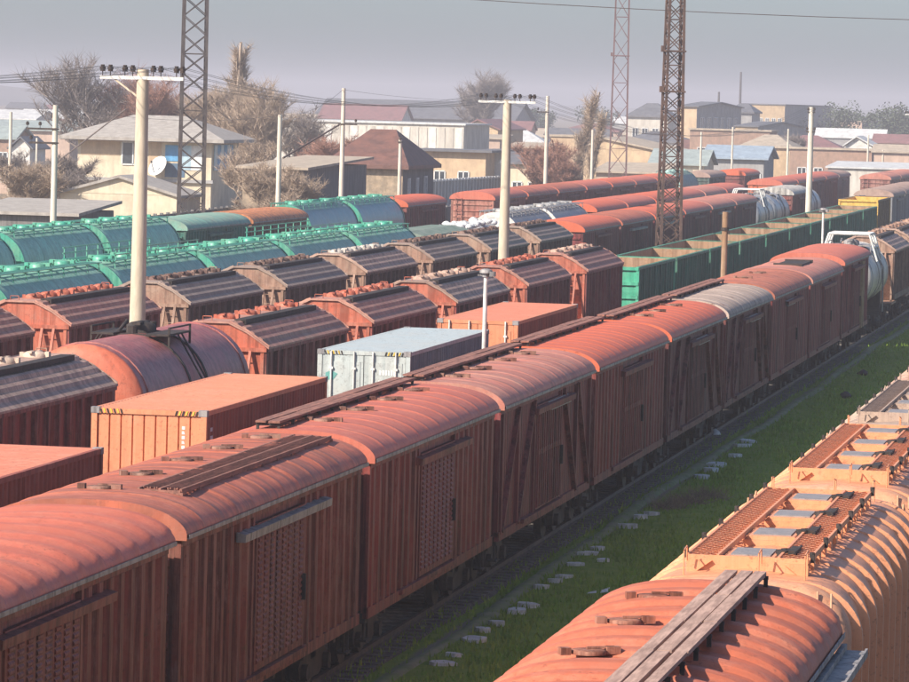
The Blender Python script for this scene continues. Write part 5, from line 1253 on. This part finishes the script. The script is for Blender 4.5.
for px, Y, pt, lab in ((701.5, 480, 132, 'far concrete pole beside the blue tin shed'), (733, 500, 127, 'far concrete pole in front of the blue tin shed'), (788.5, 470, 129, 'far concrete pole by the bright orange boxcar'), (868.5, 520, 135, 'far concrete pole by the red boxcars standing alone'), (836, 640, 149, 'small far post behind the pale canopy'), (883, 600, 150, 'small far post by the low brick house'), (11, 300, 112, 'thin street lamp post at the yard edge'), (37, 460, 138, 'thin far post behind the left concrete pole')):
    b = aty(px, pt, Y); pole(lab, b.x, b.y, b.z, .15, .11, CONC2)
for px, Y, pt, lab in ((741, 1300, 72, 'thin far chimney mast in the haze'), (719, 1250, 92, 'short far mast in the haze')):
    b = aty(px, pt, Y); pole(lab, b.x, b.y, b.z, .5, .3, GREYS)
# wire of the rear pole line
tops = [(BX-.05, bp(54.5), 9.85), (BX-.05, bp(279), 9.45), (BX-.05, bp(342), 11.2), (BX-.05, bp(546), 11.2)]
wire('wire strung along the rear concrete poles behind the teal wagons', [(a, b, .5) for a, b in zip(tops, tops[1:])], .012)
strut = lambda lab, a, b: tag(part('prop_pole', None, lambda: MB().tube(a, b, .07, 7, .06), plain('old timber prop', (.16, .12, .10), (.10, .08, .07), 3)), lab, 'pole')
a = aty(283, 158, 270); b = aty(339, 125, 277); strut('slanting dark timber strut against the taller concrete pole', a, b)
a = aty(60, 160, 372); b = aty(126, 109, 372); strut('slanting dark boom across the front of the two-storey house', a, b)

def lattice_leg(h, w0, w1, sx, sy): return MB().beam((sx*w0/2, sy*w0/2, -.3), (sx*w1/2, sy*w1/2, h), .14, .14)
def lattice(label, x, y, h, w0, w1, n, mat, rz, plates=()):
    root = thing('lattice_mast', label, 'mast', (x, y, 0), rz)
    for sx in (-1, 1):
        for sy in (-1, 1): part('leg', None, lambda: lattice_leg(h, w0, w1, sx, sy), mat, root)
    def wz(z): return (w0+(w1-w0)*z/h)/2
    for f in range(4):
        def face():
            m = MB()
            for i in range(n):
                za, zb = h*i/n, h*(i+1)/n; a_, b_ = wz(za), wz(zb)
                c = [(-1, -1, 1, -1), (1, -1, 1, 1), (1, 1, -1, 1), (-1, 1, -1, -1)][f]
                P = lambda k, q, z: Vector((c[k*2]*q, c[k*2+1]*q, z))
                m.beam(P(0, a_, za), P(1, b_, zb), .05, .05); m.beam(P(1, a_, za), P(0, b_, zb), .05, .05)
                if i % 3 == 0: m.beam(P(0, a_, za), P(1, a_, za), .06, .06)
            return m
        part('bracing', None, face, mat, root)
    for z in plates: part('bracket', None, lambda: MB().box(-wz(z)-.14, wz(z)+.14, -wz(z)-.1, wz(z)+.1, z-.05, z+.05).box(-wz(z)-.3, -wz(z)-.1, -.12, .12, z-.05, z+.3), mat, root)
    part('floodlight_platform', None, lambda: MB().box(-1.3, 1.3, -1.3, 1.3, h, h+.1).box(-1.3, -1.25, -1.3, 1.3, h+.1, h+1).box(1.25, 1.3, -1.3, 1.3, h+.1, h+1).box(-1.3, 1.3, -1.3, -1.25, h+.1, h+1), mat, root)
lattice('rusty square lattice mast rising among the red boxcars', PX, px_at(671, PX), 26, 1.22, .62, 30, RUSTY, .35, (11.5, 13.8))
lattice('dark lattice mast in front of the two-storey house', BX, bp(192), 28, 1.45, 1.15, 26, GREYS, .3)
lattice('pinkish lattice mast behind the far red train', BX, bp(618), 30, 1.75, 1.1, 14, PINKM, .15, (15.5,))
# white lamp posts and a rusty post between the boxcar train and the containers
def lamp_post(label, px, pt, x=-19.0, h=None):
    y = px_at(px, x); z = aty(px, pt, y).z
    root = thing('lamp_post', label, 'lamp post', (x, y, 0)); part('shaft', None, lambda: MB().tube((0, 0, -.3), (0, 0, z-.15), .075, 8, .055), WHITEP, root)
    part('lamp_head', None, lambda: MB().disc((0, 0, z-.16), .10, .10, 10).disc((0, 0, z-.06), .18, .07, 12, dome=.05).box(-.22, .22, -.03, .03, z-.14, z-.10).disc((.2, -.1, z-.14), .09, .13, 8), GREYM, root)
lamp_post('white lamp post in front of the red container with white door bars', 489, 271); lamp_post('white lamp post in front of the green gondolas', 825, 209)
y = px_at(727, -19.1); z = aty(727, 212, y).z
rp = thing('iron_post', 'rusty iron post in front of the green gondolas', 'post', (-19.1, y, 0)); part('shaft', None, lambda: MB().tube((0, 0, -.3), (0, 0, z), .13, 8, .12), RUSTIN, rp); part('collar', None, lambda: MB().disc((0, 0, z-.75), .16, .12, 8).box(-.1, .2, -.05, .05, z-.9, z-.8), DARK, rp)
# long span across the sky at the upper right, between masts
a = aty(-60, -47, 175); b = aty(1000, 22, 175)
wire('sagging power line crossing the sky at the top', [(a, b, .5)], .02)
for e, lab in ((a, 'tall steel pole carrying the near end of the power line'), (b, 'tall steel pole carrying the far end of the power line')):
    part_ = thing('steel_pole', lab, 'pole', (e.x, e.y, 0)); part('shaft', None, lambda: MB().tube((0, 0, -.4), (0, 0, e.z+.3), .16, 10, .1), GREYS, part_); part('arm', None, lambda: MB().box(-.5, .5, -.05, .05, e.z-.02, e.z+.08), GREYS, part_)
# ------------------------------------------------------------------ small ground things
def dry_bush(seed, n=120, h=.8):
    r = random.Random(seed); m = MB()
    for _ in range(n):
        d = Vector((r.gauss(0, .7), r.gauss(0, .7), r.uniform(.2, 1))).normalized(); p = Vector((r.gauss(0, .22), r.gauss(0, .3), -.2)); q = p+d*r.uniform(.3, 1)*h; a_ = d.orthogonal().normalized()*.012; m.add([p-a_, p+a_, q], [(0, 1, 2)])
    return m
DRY = plain('dry brush', (.28, .21, .13), (.16, .12, .08), 2, .9, 0)
for i, (px, py) in enumerate(((672, 505), (690, 500), (708, 495))):
    c = atz(px, py, -.1); o = tag(part('dry_bush', None, lambda: dry_bush(i, 260, .7), DRY, None, (c.x, c.y, 0)), 'brown dry bush in the grass beside the line of slabs', 'bush', 'dry bushes in the grass')
c = atz(603, 591, -.1)
def litter():
    r = random.Random(4); m = MB()
    for _ in range(9): x, y_, s = r.gauss(0, .16), r.gauss(0, .35), r.uniform(.04, .11); m.add([(x-s, y_-s, .01), (x+s, y_-s*.6, .03), (x+s*.8, y_+s, .06), (x-s, y_+s*.8, .02)], [(0, 1, 2, 3)])
    return m
tag(part('litter', None, litter, WHITEP, None, (c.x, c.y, -.12)), 'scrap of white litter lying in the grass', 'litter')
for i, (px, py, lab) in enumerate(((715, 432, 'pale boulder beside the boxcar wheels'), (863, 372, 'dark lump of rubble in the far grass'), (846, 394, 'dark clod in the grass past the slabs'))):
    c = atz(px, py, -.05)
    def rock():
        r = random.Random(i); m = MB(); rows = []
        for k in range(5):
            f = math.sin(math.pi*(k+.15)/4.3); rows.append([(.22*f*math.cos(t)*r.uniform(.8, 1.2), .25*f*math.sin(t)*r.uniform(.8, 1.2), -.18+.34*k/4) for t in [2*math.pi*j/8 for j in range(8)]])
        m.grid(rows, smooth=False, close=True); m.add(rows[-1], [tuple(range(8))]); return m
    tag(part('rock', None, rock, SLAB if i == 0 else STEEL, None, (c.x, c.y, -.1)), lab, 'rock')
# ------------------------------------------------------------------ haze
def haze():
    m = bpy.data.materials.new('hazy air'); m.use_nodes = True; t = m.node_tree; t.nodes.remove(t.nodes['Principled BSDF'])
    v = t.nodes.new('ShaderNodeVolumePrincipled'); v.inputs['Density'].default_value = HAZE_D; v.inputs['Color'].default_value = HAZE_C; v.inputs['Anisotropy'].default_value = .1
    t.links.new(v.outputs[0], t.nodes['Material Output'].inputs['Volume'])
    o = part('haze', None, lambda: MB().box(-3200, 1500, -260, 6200, -3.2, 34), m); tag(o, 'pale grey winter haze lying over the whole yard', 'haze', kind='stuff')
HAZE_D = .00043; HAZE_C = (.92, .88, .93, 1)
haze()
